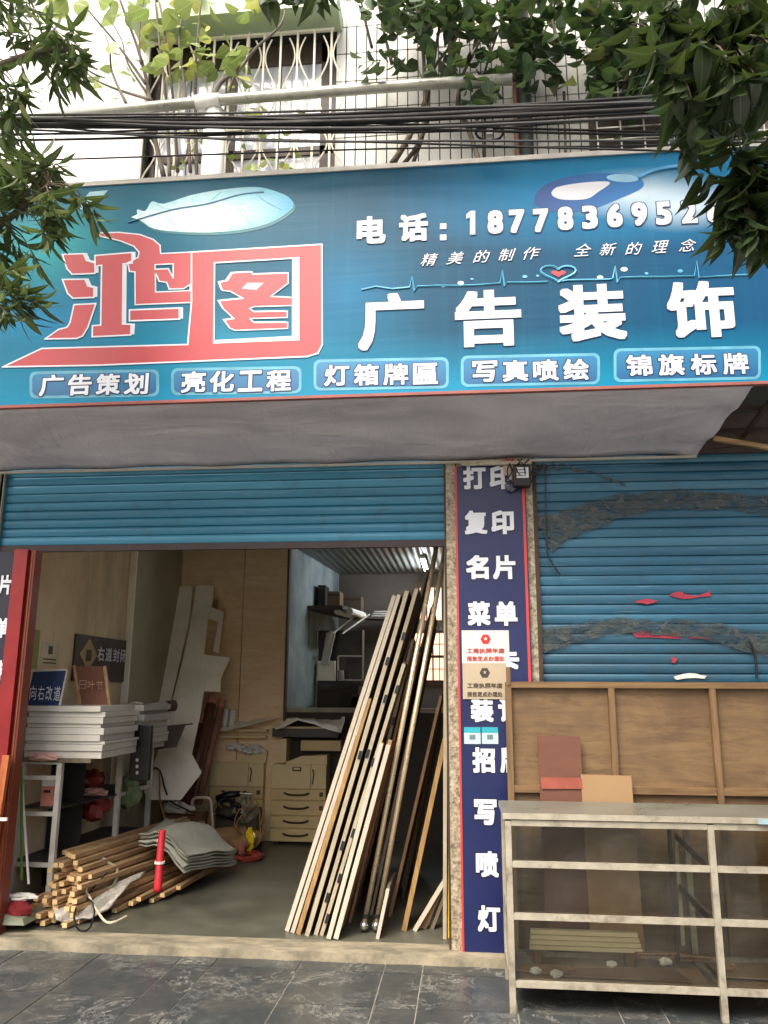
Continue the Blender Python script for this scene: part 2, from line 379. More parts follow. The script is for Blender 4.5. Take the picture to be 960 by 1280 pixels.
# ============================================================ BUILDING
bld = thing('shop_building', 'pale tiled shop building with open ground floor and barred upper window', 'building')
M_wwall = mat('sunlit_white_tile', (250, 250, 250), .5, var=.05, scale=2)  # same white tile as on the right; direct light put into the colour
M_wtile = mat('shaded_white_tile', (204, 206, 200), .35, var=.12, scale=2.2, dirt=(150, 152, 140), dirtamt=.4)  # white tile greyed, the shade of the vines painted into it
M_joint = mat('dark_joint', (44, 46, 42), .9, var=.2)
MB().box(-3.45-.15, -3.45, .22, 6.1, 0, 3.4).box(-6.2, -3.6, .25, 6.1, 0, 3.4).build('side_wall', M_plaster, bld)
MB().box(-.02, .45, .3, 6.1, 0, 3.4).build('side_wall', M_plaster, bld)
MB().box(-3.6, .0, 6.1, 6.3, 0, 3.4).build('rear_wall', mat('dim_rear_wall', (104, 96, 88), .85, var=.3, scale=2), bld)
MB().box(.45, 6, .1, .3, -.1, 3.4).build('rear_wall', M_conc, bld)
MB().box(-6.2, 6, .09, 6.3, 3.4, 3.6).build('floor_slab', M_conc, bld)
MB().box(-6.2, -3.55, -.0, .25, 0, 3.35).build('side_wall', M_conc, bld)
# concrete column and wall panels inside
MB().box(-3.45, -3.38, 2.25, 3.58, 0, 3.4).build('column', mat('smooth_concrete_column', (178, 172, 148), .8, var=.2, scale=2, dirt=(130, 132, 108), dirtamt=.5), bld)
MB().box(-3.45, -3.37, 2.21, 2.235, 0, 3.4).build('pipe', M_cardb, bld)
for y0, y1 in ((.1, .78), (.785, 2.2)):
    MB().box(-3.45, -3.435, y0, y1, 0, 3.4).build('wall_panel', M_plaster, bld)
# partition panels
xp = [-3.45, -2.97+.5, -2.10]
a = at(215, 800, 3.6).x; b_ = at(302, 800, 3.6).x; c_ = at(357, 800, 3.6).x
for x0, x1, z0, z1 in ((-3.42, b_-.004, 0, 3.32), (b_+.004, c_, 0, 3.32)):
    MB().box(x0, x1, 3.6, 3.62, z0, z1).build('partition_panel', M_part, bld)
MB().bar((c_+.015, 3.6, 0), (c_+.015, 3.6, 3.32), .025, .06).build('partition_post', wood('dark_batten', (96, 76, 54), (62, 48, 36)), bld)
# blue grey side wall of the rear room, low wall and sill under the opening
p0, p1 = V((c_+.03, 3.64, 0)), V((-1.86, 6.1, 0))
MB().slab([p0, p1, p1+ZD*3.4, p0+ZD*3.4], (-.1, 0, 0)).build('inner_wall', M_greywall, bld)
zs = at(420, 885, 3.6).z
MB().box(c_+.03, -.02, 3.66, 3.74, 0, zs-.05).build('low_wall', mat('dark_low_wall', (58, 52, 46), .8), bld)
MB().box(c_+.03, -.02, 3.62, 3.76, zs-.05, zs).build('sill', mat('pale_sill', (150, 146, 128), .6), bld)
# corrugated ceiling of the shop
cb = MB(); n = 60
cb.grid(lambda u, v: (-3.45+3.45*u, .3+5.8*v, 3.335+.006*math.sin(u*80*math.pi)), 400, 1)
cb.build('ceiling', mat('corrugated_ceiling', (112, 116, 112), .4, .2, var=.2, scale=2), bld, solid=0)
# tube lamp seen in the rear room
lp = thing('tube_lamp', 'lit white fluorescent tube under the ceiling of the rear room', 'lamp', at(533, 702, 5.0))
c = V((-.52, 5.0, 3.29)); MB().box(c.x-.03, c.x+.03, c.y-.6, c.y+.5, 3.28, 3.32).build('fitting', white, lp)
MB().tube([(c.x, c.y-.58, 3.255), (c.x, c.y+.48, 3.255)], .014, 8).build('tube', emis('lit_tube', (235, 245, 255), 60), lp)
# upper wall: masonry around the window opening
WX0, WX1, WZ0, WZ1 = -2.62, -1.0, 5.45, 7.12
up_ = MB()
up_.box(-7, WX0, .02, .3, 3.6, 9.5).box(WX1, 6, .02, .3, 3.6, 9.5).box(WX0, WX1, .02, .3, 3.6, WZ0).box(WX0, WX1, .02, .3, WZ1, 9.5)
up_.build('wall', M_joint, bld)
MB().box(-7, 6, .3, 6.3, 9.4, 9.5).box(-3.4, 0, 1.6, 1.7, 3.7, 9.4).build('roof', M_conc, bld)
tmesh = MB().box(-.0385, .0385, 0, .016, -.129, .129).build('wall_tile', M_wtile); tme = tmesh.data; bpy.data.objects.remove(tmesh)
far = MB(); cnt = 0
for i in range(82):
    for j in range(18):
        x = WX1+.045+.0865*i; z = 4.6+.27*j; y = .004+random.uniform(0, .003)
        if x < 3.0 and 5.75 < z < 7.2 and cnt < 300: inst('wall_tile', tme, (x, y, z), bld); cnt += 1
        else: far.box(x-.0405, x+.0405, y, y+.016, z-.131, z+.131)
tag(far.build('wall_tile', M_wtile, bld), kind='stuff')
for i in range(5):
    for j in range(7):
        x = -6.9+.87*i; z = 4.55+.7*j
        MB().box(x, min(x+.864, WX0-.02), .0, .02, z, z+.694).build('wall_panel', M_wwall, bld)
for j in range(4):
    MB().box(WX0+.02, WX1, .0, .02, WZ1+.02+j*.5, WZ1+.02+j*.5+.494).build('wall_panel', M_wwall, bld)
# window canopy slab
MB().box(WX0-.1, WX1+.05, -.28, .0, WZ1+.0, WZ1+.16).build('window_canopy', mat('greenish_canopy', (186, 204, 170), .5, var=.1), bld)
# window frame, panes, curtain
wf = MB(); t_ = .05
M_wf = mat('dark_bronze_frame', (78, 66, 58), .5, var=.2)
for x0, x1, z0, z1 in ((WX0, WX1, WZ1-.2, WZ1), (WX0, WX1, WZ0, WZ0+.06), (WX0, WX0+.05, WZ0, WZ1), (WX1-.14, WX1, WZ0, WZ1), (-1.98, -1.88, WZ0, WZ1), (WX0, WX1, 6.02, 6.1)):
    wf.box(x0, x1, .1, .15, z0, z1)
wfo = wf.build('window', M_wf, bld)
M_pane = NT('curtained_glass'); _n = M_pane.noise(M_pane.coord('World', (3, 1, .4)), 3, 4)
M_pane.b.inputs['Coat Weight'].default_value = .6
M_pane = M_pane.set(M_pane.mix(M_pane.ramp(_n, .35, .65), s2l((184, 190, 208)), s2l((224, 228, 238))), .15)
for x0, x1 in ((WX0+.05, -2.3), (-2.29, -1.98), (-1.88, -1.5), (-1.49, WX1-.14)):
    for z0, z1 in ((WZ0+.06, 6.02), (6.1, WZ1-.2)):
        MB().box(x0, x1, .12, .128, z0, z1).build('pane', M_pane, wfo)
# scrolled white window grille
gr = thing('window_grille', 'white scrolled iron grille over the upper floor window', 'grille', (-1.8, -.1, 5.5))
M_gr = mat('white_iron', (222, 218, 200), .5, var=.1)
gy = -.1
for z in (5.5, 6.14, 6.2, 7.05): MB().bar((WX0, gy, z), (WX1, gy, z), .022).build('rail', M_gr, gr)
n = 11
for i in range(n+1):
    x = WX0+.02+(WX1-WX0-.04)*i/n; MB().bar((x, gy, 5.5), (x, gy, 7.05), .016).build('bar', M_gr, gr)
stp = (WX1-WX0-.04)/n
for i in range(n):
    if i % 2: continue
    for (z0, z1) in ((6.2, 7.05), (5.52, 6.14)):
        xc = WX0+.02+stp*(i+1); h = z1-z0
        for sgn in (-1, 1):
            pts = []
            for k in range(19):
                tt = k/18; A = .05*math.sin(tt*2*math.pi)-.0
                pts.append((xc+sgn*(.068+A), gy-.012, z0+h*(.08+.84*tt)))
            MB().tube(pts, .007, 5).build('scroll', M_gr, gr)
# white post and grey pipe in front of the upper wall
pp = MB().tube([(-1.87, -.42, 4.6), (-1.87, -.42, 6.05)], .085, 14).build('post', white, org=(-1.87, -.42, 4.6), smooth=True); tag(pp, 'short thick white post standing below the grey rail by the window', 'post')
pr = thing('railing_pipe', 'long horizontal grey metal pipe running across under the barred window', 'pipe', (-1.5, -.42, 6.1))
M_pipe = mat('dull_galvanised_pipe', (168, 170, 160), .35, .5, var=.2, scale=8, dirt=(110, 104, 84))
pts = [at(-40, 158, -.5), at(265, 126, -.5), at(520, 106, -.5), at(640, 99, -.5)]
MB().tube(pts, .042, 12).build('pipe', M_pipe, pr, smooth=True)
a_, b2 = at(245, 128, -.5), at(275, 125, -.5); MB().tube([a_, b2], .052, 12).build('coupling', white, pr, smooth=True)

# downpipe, trunk-like dark pipe & cage on the right
d0 = at(662, 200, -.3); dp = MB().tube([(d0.x, -.12, 4.7), (d0.x, -.12, 8.2)], .055, 12).build('drainpipe', mat('dark_pipe', (54, 58, 54), .5), org=(d0.x, -.12, 4.7), smooth=True)
tag(dp, 'dark vertical drainpipe on the tiled wall behind the vine', 'pipe')
d0 = at(645, 100, -.25); dp = MB().tube([(d0.x, -.12, 4.7), (d0.x, -.12, 8.2)], .02, 8).build('conduit', mat('reddish_conduit', (140, 104, 88), .6), org=(d0.x, -.12, 4.7), smooth=True)
tag(dp, 'thin reddish conduit rising left of the dark drainpipe', 'pipe')
cg = thing('wire_cage', 'dim wire cage on the upper wall behind the right tree', 'cage', at(850, 190, -.3))
MB().box(1.05, 2.6, -.05, -.005, 5.2, 6.3).build('back_panel', mat('dim_board', (70, 62, 54), .8), cg)
for i in range(9):
    z = 5.35+.1*i; MB().bar((1.05, -.35, z), (2.6, -.35, z), .01).build('wire', M_pipe, cg)
for i in range(10):
    x = 1.05+.17*i; MB().bar((x, -.352, 5.3), (x, -.352, 6.2), .01).build('wire', M_pipe, cg)
for x in (1.05, 2.58): MB().bar((x, -.18, 6.2), (x, -.37, 6.2), .02, side=(1, 0, 0)).build('bracket', M_pipe, cg)

# ============================================================ FASCIA SIGN
FY = -.8; FX0, FX1, FZ0, FZ1 = -4.3, 3.0, 3.535, 5.19
sg = thing('fascia_sign', 'large blue printed shop sign with red logo and white lettering', 'sign', (0, FY, 3.53))
def m_sign():
    t = NT('printed_blue_vinyl'); co = t.coord('World'); s = t.n('SeparateXYZ', i_0=co).outputs; X, Z = s[0], s[2]
    def glow(cx, cz, rx, rz, a=0., b=1., pw=1.5):
        d = t.math('ADD', t.math('POWER', t.math('ABSOLUTE', t.math('DIVIDE', t.math('SUBTRACT', X, cx), rx)), 2.), t.math('POWER', t.math('ABSOLUTE', t.math('DIVIDE', t.math('SUBTRACT', Z, cz), rz)), 2.))
        return t.math('POWER', t.ramp(t.math('SQRT', d), a, b, 1, 0), pw)
    n = t.noise(t.coord('World', (.5, 1, 1)), 2.2, 3, .5, .5)
    c = t.mix(t.ramp(X, -3, 0), s2l((8, 105, 129)), s2l((3, 68, 98)))
    c = t.mix(t.ramp(X, .2, 1.8), c, s2l((3, 75, 115)))
    c = t.mix(t.ramp(Z, 3.95, 3.5), c, s2l((10, 134, 172)))
    c = t.mix(t.math('MULTIPLY', glow(-2.9, 4.15, 1.3, .5), .9), c, s2l((10, 127, 174)))
    c = t.mix(t.math('MULTIPLY', glow(-1.6, 3.9, 1.6, .4), .7), c, s2l((18, 150, 187)))
    c = t.mix(t.math('MULTIPLY', glow(-.75, 4.25, .6, .55), .75), c, s2l((8, 115, 161)))
    c = t.mix(t.math('MULTIPLY', glow(-2.9, 4.75, .7, .5), .7), c, s2l((38, 182, 183)))
    c = t.mix(t.math('MULTIPLY', glow(1.0, 4.95, 1.6, .5, pw=1.), 1.), c, s2l((14, 135, 187)))
    c = t.mix(t.math('MULTIPLY', glow(1.15, 4.9, .62, .2, pw=1.3), .9), c, s2l((225, 244, 252)))
    c = t.mix(t.math('MULTIPLY', glow(1.5, 4.78, .5, .2, pw=1.3), .8), c, s2l((225, 244, 252)))
    c = t.mix(t.ramp(n, .4, .7, 0, .12), c, s2l((1, 53, 77)))
    # slight vertical ink banding and wrinkles along the bottom
    bd = t.noise(t.coord('World', (6, 1, .05)), 4, 2); c = t.mix(t.ramp(bd, .5, .8, 0, .12), c, s2l((22, 135, 164)))
    w1 = t.noise(t.coord('World', (.5, 1, 5)), 2.5, 4, .55, .8); w2 = t.noise(co, 1.1, 3); t.bump(t.math('ADD', w1, w2), .07, .02)
    return t.set(c, .38, 0, .25)
MB().box(FX0, FX1, FY, FY+.012, FZ0, FZ1).build('sign_face', m_sign(), sg)
MB().box(FX0, FX1, FY-.012, FY+.1, FZ1, FZ1+.035).build('top_trim', mat('pale_metal_trim', (206, 204, 196), .4, .1, var=.15, scale=5, dirt=(120, 112, 96), dirtamt=.5), sg)
MB().box(FX0, FX1, FY-.006, FY+.03, FZ0-.02, FZ0-.001).build('bottom_trim', mat('salmon_edge', (150, 88, 80), .6, var=.3, scale=4), sg)
MB().box(FX0, FX1, FY+.02, FY+.06, FZ0+.0, FZ0+.04).box(FX0, FX1, FY+.02, FY+.06, FZ1-.05, FZ1-.001).build('frame', M_rust, sg)
M_red = mat('coral_print', (180, 70, 76), .42, var=.07, scale=2, bump=0, rnd=False)
def Z3(pts): return [(p.x, p.z) for p in (at(x/2, 200+y/2, FY) for x, y in pts)]
def ZA(pts): return [(p.x, p.z) for p in (at(70+x/5.333, 280+y/5.333, FY) for x, y in pts)]
def ZB(pts): return [(p.x, p.z) for p in (at(230+x/5.333, 290+y/5.333, FY) for x, y in pts)]
def SP(pts): return [(p.x, p.z) for p in (at(x, y, FY) for x, y in pts)]
# white drop edges to the right of/below strokes, then the coral strokes
dot1 = [(45, 205), (185, 200), (205, 245), (262, 262), (262, 332), (110, 338), (75, 300)]
dot2 = [(45, 372), (195, 370), (215, 415), (255, 425), (255, 492), (115, 498), (80, 465)]
dot3 = [(122, 540), (268, 532), (215, 690), (180, 748), (140, 765), (-70, 768), (20, 705), (75, 690), (95, 660)]
gong = [(262, 212), (508, 192), (510, 262), (450, 268), (446, 668), (505, 672), (500, 742), (243, 754), (245, 680), (300, 676), (306, 278), (262, 284)]
beak = [(280, 62), (420, 58), (560, 72), (650, 105), (695, 145), (700, 200), (905, 190), (905, 525), (530, 540), (528, 322), (492, 318), (480, 262), (515, 245), (548, 225), (555, 190), (520, 150), (430, 115), (300, 85)]
bh1 = [(662, 274), (783, 268), (783, 362), (750, 300), (662, 304)]
bh2 = [(664, 322), (690, 384), (740, 392), (757, 436), (850, 434), (896, 405), (896, 446), (666, 456)]
ybar = [(492, 575), (825, 562), (825, 636), (492, 648)]
for L in (dot1, dot2, gong, ybar):
    shape('logo_edge', [ZA([(x+22, y-6) for x, y in L])], FY, M_white_print, sg, .0015)
shape('logo_stroke', [ZA(beak), ZA(bh1), ZA(bh2)], FY, M_red, sg, .004, edge=M_white_print, ew=.009)
for L in (dot1, dot2, dot3, gong, ybar):
    shape('logo_stroke', [ZA(L)], FY, M_red, sg, .004, edge=M_white_print, ew=.011)
frame_o = Z3([(8, 518), (105, 472), (470, 462), (905/5.333*2+140-0, 525/5.333*2+160), (905/5.333*2+140, 190/5.333*2+160), (805, 212), (806, 462), (795, 484), (768, 492), (240, 514)])
frame_h = ZB([(205, 208), (765, 175), (765, 720), (200, 742)])
shape('logo_frame', [frame_o, frame_h], FY, M_red, sg, .0045, edge=M_white_print, ew=.011)
shape('logo_edge', [ZB([(722, 178), (766, 176), (766, 718), (205, 742), (205, 722), (720, 695)])], FY, M_white_print, sg, .005)
dong = [(325, 275), (455, 268), (458, 284), (695, 276), (695, 345), (580, 432), (728, 440), (728, 492), (470, 500), (440, 512), (468, 534), (690, 530), (690, 572), (440, 580), (470, 606), (692, 604), (692, 645), (345, 658), (310, 645), (270, 590), (335, 580), (265, 515), (235, 462), (395, 445), (310, 398), (258, 392), (238, 338), (290, 328)]
dongh = [(425, 345), (525, 345), (480, 385), (395, 376)]
shape('logo_edge', [ZB([(x-14, y-8) for x, y in dong])], FY, M_white_print, sg, .0015)
shape('logo_stroke', [ZB(dong), ZB(dongh)], FY, M_red, sg, .004, edge=M_white_print, ew=.008)
# feather
def m_feather():
    t = NT('feather_print'); co = t.coord('World'); s = t.n('SeparateXYZ', i_0=co).outputs
    n = t.noise(t.coord('World', (3, 1, 9)), 4, 4, .6, 1.5); c = t.mix(t.ramp(s[0], -1.75, -1.15), s2l((214, 232, 234)), s2l((36, 150, 196)))
    c = t.mix(t.ramp(n, .45, .7, 0, .5), c, s2l((96, 176, 194)))
    ey = t.math('ADD', s[2], t.math('MULTIPLY', s[0], -.03)); c = t.mix(t.ramp(ey, 4.90, 4.76, 0, .75), c, s2l((54, 160, 170))); c = t.mix(t.ramp(ey, 5.0, 5.08, 0, .5), c, s2l((90, 190, 206))); return t.set(c, .4)
M_fe = m_feather()
fp = cr([V((x, y, 0)) for x, y in [(164, 272), (176, 276), (192, 286), (222, 290), (262, 291), (300, 288), (335, 280), (360, 266), (367, 256), (360, 246), (340, 238), (318, 234), (280, 237), (240, 244), (205, 255), (190, 252), (182, 264), (172, 262), (172, 268)]], 3)
shape('feather_shadow', [SP([(p.x+2, p.y+3) for p in fp])], FY, mat('teal_print', (24, 112, 122), .4, bump=0), sg, .002)
shape('feather', [SP([(p.x, p.y) for p in fp])], FY, M_fe, sg, .0035)
q = MB(); q.tube([at(x, y, FY-.005) for x, y in cr([V((168, 275, 0)), V((215, 262, 0)), V((258, 255, 0)), V((300, 243, 0)), V((330, 240, 0))], 4) for x, y in [(x, y)]] if False else [at(p.x, p.y, FY-.005) for p in cr([V((160, 278, 0)), V((215, 262, 0)), V((258, 255, 0)), V((300, 243, 0)), V((330, 240, 0))], 4)], .005, 4)
q.build('feather_quill', mat('blue_line_print', (40, 110, 150), .4, bump=0), sg)
for k, (x0, y0, x1, y1) in enumerate([(215, 262, 196, 255), (235, 259, 258, 284), (262, 253, 276, 240), (290, 247, 316, 282), (300, 243, 330, 237), (205, 265, 222, 284), (318, 241, 352, 262), (245, 257, 240, 246)]):
    MB().tube([at(x0, y0, FY-.004), at((x0+x1)/2-2, (y0+y1)/2+1, FY-.004), at(x1, y1, FY-.004)], .0025, 4).build('feather_barb', mat('barb_print', (120, 196, 216), .4, bump=0), sg)
shape('feather', [SP([(104, 250), (112, 240), (135, 238), (124, 252), (108, 262), (100, 262)])], FY, M_fe, sg, .002)
# computer mouse drawing with highlights and cord
def el(cx, cy, rx, ry, rot=0, n=26, e=1.0):
    r = []
    for i in range(n):
        a = 2*math.pi*i/n; x = math.copysign(abs(math.cos(a))**e, math.cos(a))*rx; y = math.copysign(abs(math.sin(a))**e, math.sin(a))*ry
        r.append((cx+x*math.cos(rot)-y*math.sin(rot), cy+x*math.sin(rot)+y*math.cos(rot)))
    return r
def bl(n_, c1, c2, x0, x1, z0=None, z1=None):
    t = NT(n_); s = t.n('SeparateXYZ', i_0=t.coord('World')).outputs; f = t.ramp(s[0], x0, x1) if z0 is None else t.ramp(s[2], z0, z1)
    return t.set(t.mix(f, s2l(c1), s2l(c2)), .4)
shape('mouse_rim', [SP([(p.x, p.y) for p in cr([V((x, y, 0)) for x, y in [(668, 255), (670, 242), (684, 230), (706, 222), (735, 217), (775, 217), (797, 222), (805, 230), (798, 238), (775, 248), (745, 260), (712, 266), (682, 263), (668, 255)]], 3)][:-1])], FY, bl('mouse_blue', (10, 62, 128), (34, 122, 190), .5, 1.3), sg, .0015)
shape('mouse_body', [SP([(p.x, p.y) for p in cr([V((x, y, 0)) for x, y in [(689, 241), (697, 234), (725, 229), (755, 227), (762, 230), (748, 240), (733, 249), (705, 250), (692, 246), (689, 241)]], 4)][:-1])], FY, M_white_print, sg, .003)
shape('mouse_button', [SP(el(778, 223, 20, 5, .05))], FY, mat('pale_blue_print', (150, 206, 236), .4, bump=0), sg, .003)
MB().tube([at(p.x, p.y, FY-.004) for p in cr([V((798, 222, 0)), V((815, 214, 0)), V((838, 209, 0)), V((870, 206, 0)), V((905, 200, 0))], 4)], .014, 4).build('mouse_cord', mat('cord_print', (90, 170, 220), .4, bump=0), sg)
# lettering
M_navy = mat('navy_print', (12, 50, 92), .45, var=.05, bump=0)
def word(chars, pxs, hpx, wpx, mt, bold, out=None, outw=.03, shear=0, Y=FY, par=None, lift=.003):
    for ch, (x, y) in zip(chars, pxs):
        c = at(x, y, Y); k = (c-CAM).dot(fw)/FPX
        text(ch, c, wpx*k, hpx*k/math.cos(PITCH)*.97 if False else hpx*k*1.12, mt, par or sg, bold, out, outw, shear, lift=lift)
word('广告装饰', [(489, 402), (610, 398), (740, 391), (876, 387)], 68, 82, M_white_print, .034, M_navy, .012)
word('电话：'[:2], [(464, 288), (517, 285)], 34, 36, M_white_print, .045, M_navy, .012)
for x, y in ((554, 283), (554, 297)):
    shape('colon_dot', [SP([(x-4, y-3), (x+4, y-3.3), (x+4, y+3.7), (x-4, y+4)])], FY, M_white_print, sg, .006)
num = '18778369528'; nx = [592, 619, 646, 676, 706.5, 737, 768, 799, 829, 861, 893]; ny = [279, 278, 277, 276, 273.5, 272, 270, 268, 267, 265, 264]
def one(x, y):
    P = [(x+5, y-15), (x+5, y+14.5), (x-1.5, y+14.8), (x-1.5, y-7), (x-6, y-5), (x-6, y-10.5), (x-1, y-14.8)]
    shape('lettering_outline', [SP([(X+1, Y_+1) for X, Y_ in P])], FY, M_navy, sg, .005); shape('lettering', [SP(P)], FY, M_white_print, sg, .0065)
one(589, 279)
for ch, x, y in list(zip(num, nx, ny))[1:]: word(ch, [(x, y)], 29, 19 if ch != '1' else 11, M_white_print, .045 if ch != '1' else .03, M_navy, .03)
word('精美的制作', [(537, 325), (569, 323), (602, 321), (634, 319), (665, 317)], 15, 22, M_white_print, .0, M_navy, .02, .35)
word('全新的理念', [(728, 313), (760, 312), (792, 311), (825, 309), (859, 307)], 15, 22, M_white_print, .0, M_navy, .02, .35)
# heartbeat line and heart
M_cy = mat('cyan_line_print', (96, 180, 214), .4, bump=0)
hb = [(452, 362), (470, 358), (490, 361), (512, 359), (515, 346), (518, 364), (522, 358), (545, 357), (575, 357), (600, 356), (625, 354), (628, 338), (631, 358), (634, 353), (660, 353), (685, 352)]
hb2 = [(697, 352), (710, 350), (762, 349), (766, 348), (769, 332), (772, 353), (775, 347), (800, 346), (830, 346), (868, 345), (871, 326), (874, 347), (900, 345), (940, 343)]
for h_ in (hb, hb2): MB().tube([at(x, y, FY-.004) for x, y in h_], .006, 4).build('heartbeat_line', M_cy, sg)
ht = []
for i in range(28):
    a = 2*math.pi*i/28; ht.append((698+22*math.sin(a)**3, 341-(13*math.cos(a)-5*math.cos(2*a)-2*math.cos(3*a)-math.cos(4*a))*.72))
MB().tube([at(x, y, FY-.004) for x, y in ht+ht[:1]], .008, 4).build('heart_outline', M_cy, sg)
shape('heart', [SP([(698+(x-698)*.42, 342+(y-341)*.42) for x, y in ht])], FY, M_red, sg, .004)
for x, y, r in ((780, 337, 3.4), (750, 347, 3), (850, 339, 2.6), (576, 354, 3), (656, 346, 2.4), (808, 342, 1.8), (672, 345, 1.6), (590, 349, 1.6), (554, 358, 2)):
    shape('light_spot', [SP(el(x, y, r*1.3, r*.8))], FY, M_cy if r < 3 else M_white_print, sg, .004)
# five service buttons
M_btn = bl('button_blue', (20, 88, 136), (38, 122, 166), 0, 1, 3.56, 3.8); M_btn2 = mat('button_rim', (92, 166, 192), .4, bump=0)
btn = [('广告策划', 37, 199, 463, 497), ('亮化工程', 214, 377, 459, 493), ('灯箱牌匾', 392, 561, 448, 487), ('写真喷绘', 576, 750, 443, 482), ('锦旗标牌', 767, 951, 434, 476)]
slp = [-.018, -.016, -.018, -.02, -.02]
for (tx, x0, x1, y0, y1), sp_ in zip(btn, slp):
    def rr(g, r):
        out = []; X0, X1, Y0, Y1 = x0-g, x1+g, y0-g, y1+g
        for cx, cy, a0 in ((X1-r, Y0+r, -90), (X1-r, Y1-r, 0), (X0+r, Y1-r, 90), (X0+r, Y0+r, 180)):
            for k in range(5): a = rad(a0+90*k/4); out.append((cx+r*math.cos(a), cy+r*math.sin(a)))
        xm = (x0+x1)/2; return SP([(x, y+(x-xm)*sp_) for x, y in out])
    shape('button_rim', [rr(0, 8)], FY, M_btn2, sg, .0015); shape('button_panel', [rr(-3.5, 6)], FY, M_btn, sg, .0025)
    xm, ym = (x0+x1)/2, (y0+y1)/2+1; st = (x1-x0)*.218
    word(tx, [(xm+(k-1.5)*st, ym+(k-1.5)*st*sp_) for k in range(4)], 25, 31, M_white_print, .028, M_navy, .04)

# ============================================================ SOFFIT under the sign
SZ = 3.295
sf = MB(); xr0 = at(870, 567, -.04).x; xr1 = at(950, 492, FY+.02).x
def sof(u, v):
    x1 = xr1+(xr0-xr1)*v; x = FX0+(x1-FX0)*u; y = FY+.025+(-.035-(FY+.025))*v
    z = (FZ0+.003)+(SZ-(FZ0+.003))*v; z += -.02*math.sin(v*math.pi)*(.6+.4*math.sin(x*2.1))+.006*math.sin(x*7+v*5)
    if u > .985: z += .015*math.sin(v*17)
    return (x, y, z)
sf.grid(sof, 80, 10); so_ = sf.build('sign_underside', M_soffit, org=(0, FY, 3.3), smooth=True, solid=.004)
tag(so_, 'sagging grey vinyl sheet stretched beneath the blue shop sign', 'vinyl sheet')
lt = thing('edge_lath', 'thin pale metal lath along the wall edge of the grey vinyl', 'lath', (0, -.03, SZ))
MB().box(FX0, xr0, -.05, -.03, SZ-.03, SZ-.012).build('lath', mat('pale_lath', (176, 172, 160), .5), lt)
MB().box(.0, .5, -.075, -.052, SZ-.055, SZ-.03).build('short_lath', M_alu, lt)
bk = thing('awning_frame', 'rusty iron bars left bare right of the torn vinyl', 'metal frame', (2.2, -.4, 3.4))
for a, b in (((1.6, -.05, 3.32), (3.0, -.3, 3.40)), ((2.0, -.78, 3.52), (2.0, 0, 3.42)), ((2.6, -.78, 3.52), (2.6, 0, 3.42)), ((1.5, 0.0, 3.5), (3., 0, 3.5)), ((1.5, -.4, 3.5), (3.0, -.4, 3.5))):
    MB().bar(a, b, .025, side=(0, 0, 1)).build('bar', M_rust, bk)
a, b = at(892, 548, -.2), at(965, 560, -.2); MB().bar(a, b, .03, side=(0, 1, 0)).build('wood_strip', wood('pale_strip', (190, 160, 116), (140, 110, 74), axis=0), bk)
MB().box(1.4, 3.2, .0, .02, 3.31, 3.6).build('back_board', M_rust, bk)

# ============================================================ ROLL SHUTTERS
def slat_mesh(x0, x1, h, m):
    """convex slat with a hooked seam below"""
    n = 7; vs = []; pr = [(0, 0), (-.004, .004), (-.0075, h*.28), (-.009, h*.5), (-.0075, h*.75), (-.003, h-.007), (.004, h-.006), (.006, h-.001)]
    for x in (x0, x1): vs += [(x, y, z) for y, z in pr]+[(x, .012, h-.001), (x, .012, 0)]
    k = len(pr)+2; fs = [(i, (i+1) % k, k+(i+1) % k, k+i) for i in range(k)]+[tuple(reversed(range(k))), tuple(range(k, 2*k))]
    me = bpy.data.meshes.new('slat'); me.from_pydata(vs, [], fs); me.materials.append(m); return me
def shutter(label, x0, x1, z0, z1, m, y, rail, pitch=.068):
    t = thing('roll_shutter', label, 'shutter', ((x0+x1)/2, y, z0)); me = slat_mesh(x0-(x0+x1)/2, x1-(x0+x1)/2, pitch, m)
    n = int((z1-z0-.05)/pitch)+1
    for i in range(n): inst('slat', me, ((x0+x1)/2, y+random.uniform(-.0015, .0015), z0+.05+i*pitch), t)
    MB().box(x0, x1, y-.018, y+.018, z0, z0+.048).build('bottom_rail', rail, t); return t
rsL = shutter('blue roller shutter rolled most of the way up above the open shop', -4.3, -.13, 2.665, 3.33, M_shL, .05, mat('dark_rail', (52, 40, 42), .6, var=.3))
rsR = shutter('weathered blue roller shutter pulled down on the right with torn film', .53, 3.3, .15, 3.33, M_shR, .05, M_rust)
MB().box(-3.57, -3.545, -.0, .028, 2.66, 3.3).build('guide_rail', M_alu, rsL); MB().box(-.135, -.122, -.0, .1, 0, 3.3).build('guide_rail', M_rust, rsL)
MB().box(.505, .535, .0, .1, 0, 3.3).build('guide_rail', M_rust, rsR)
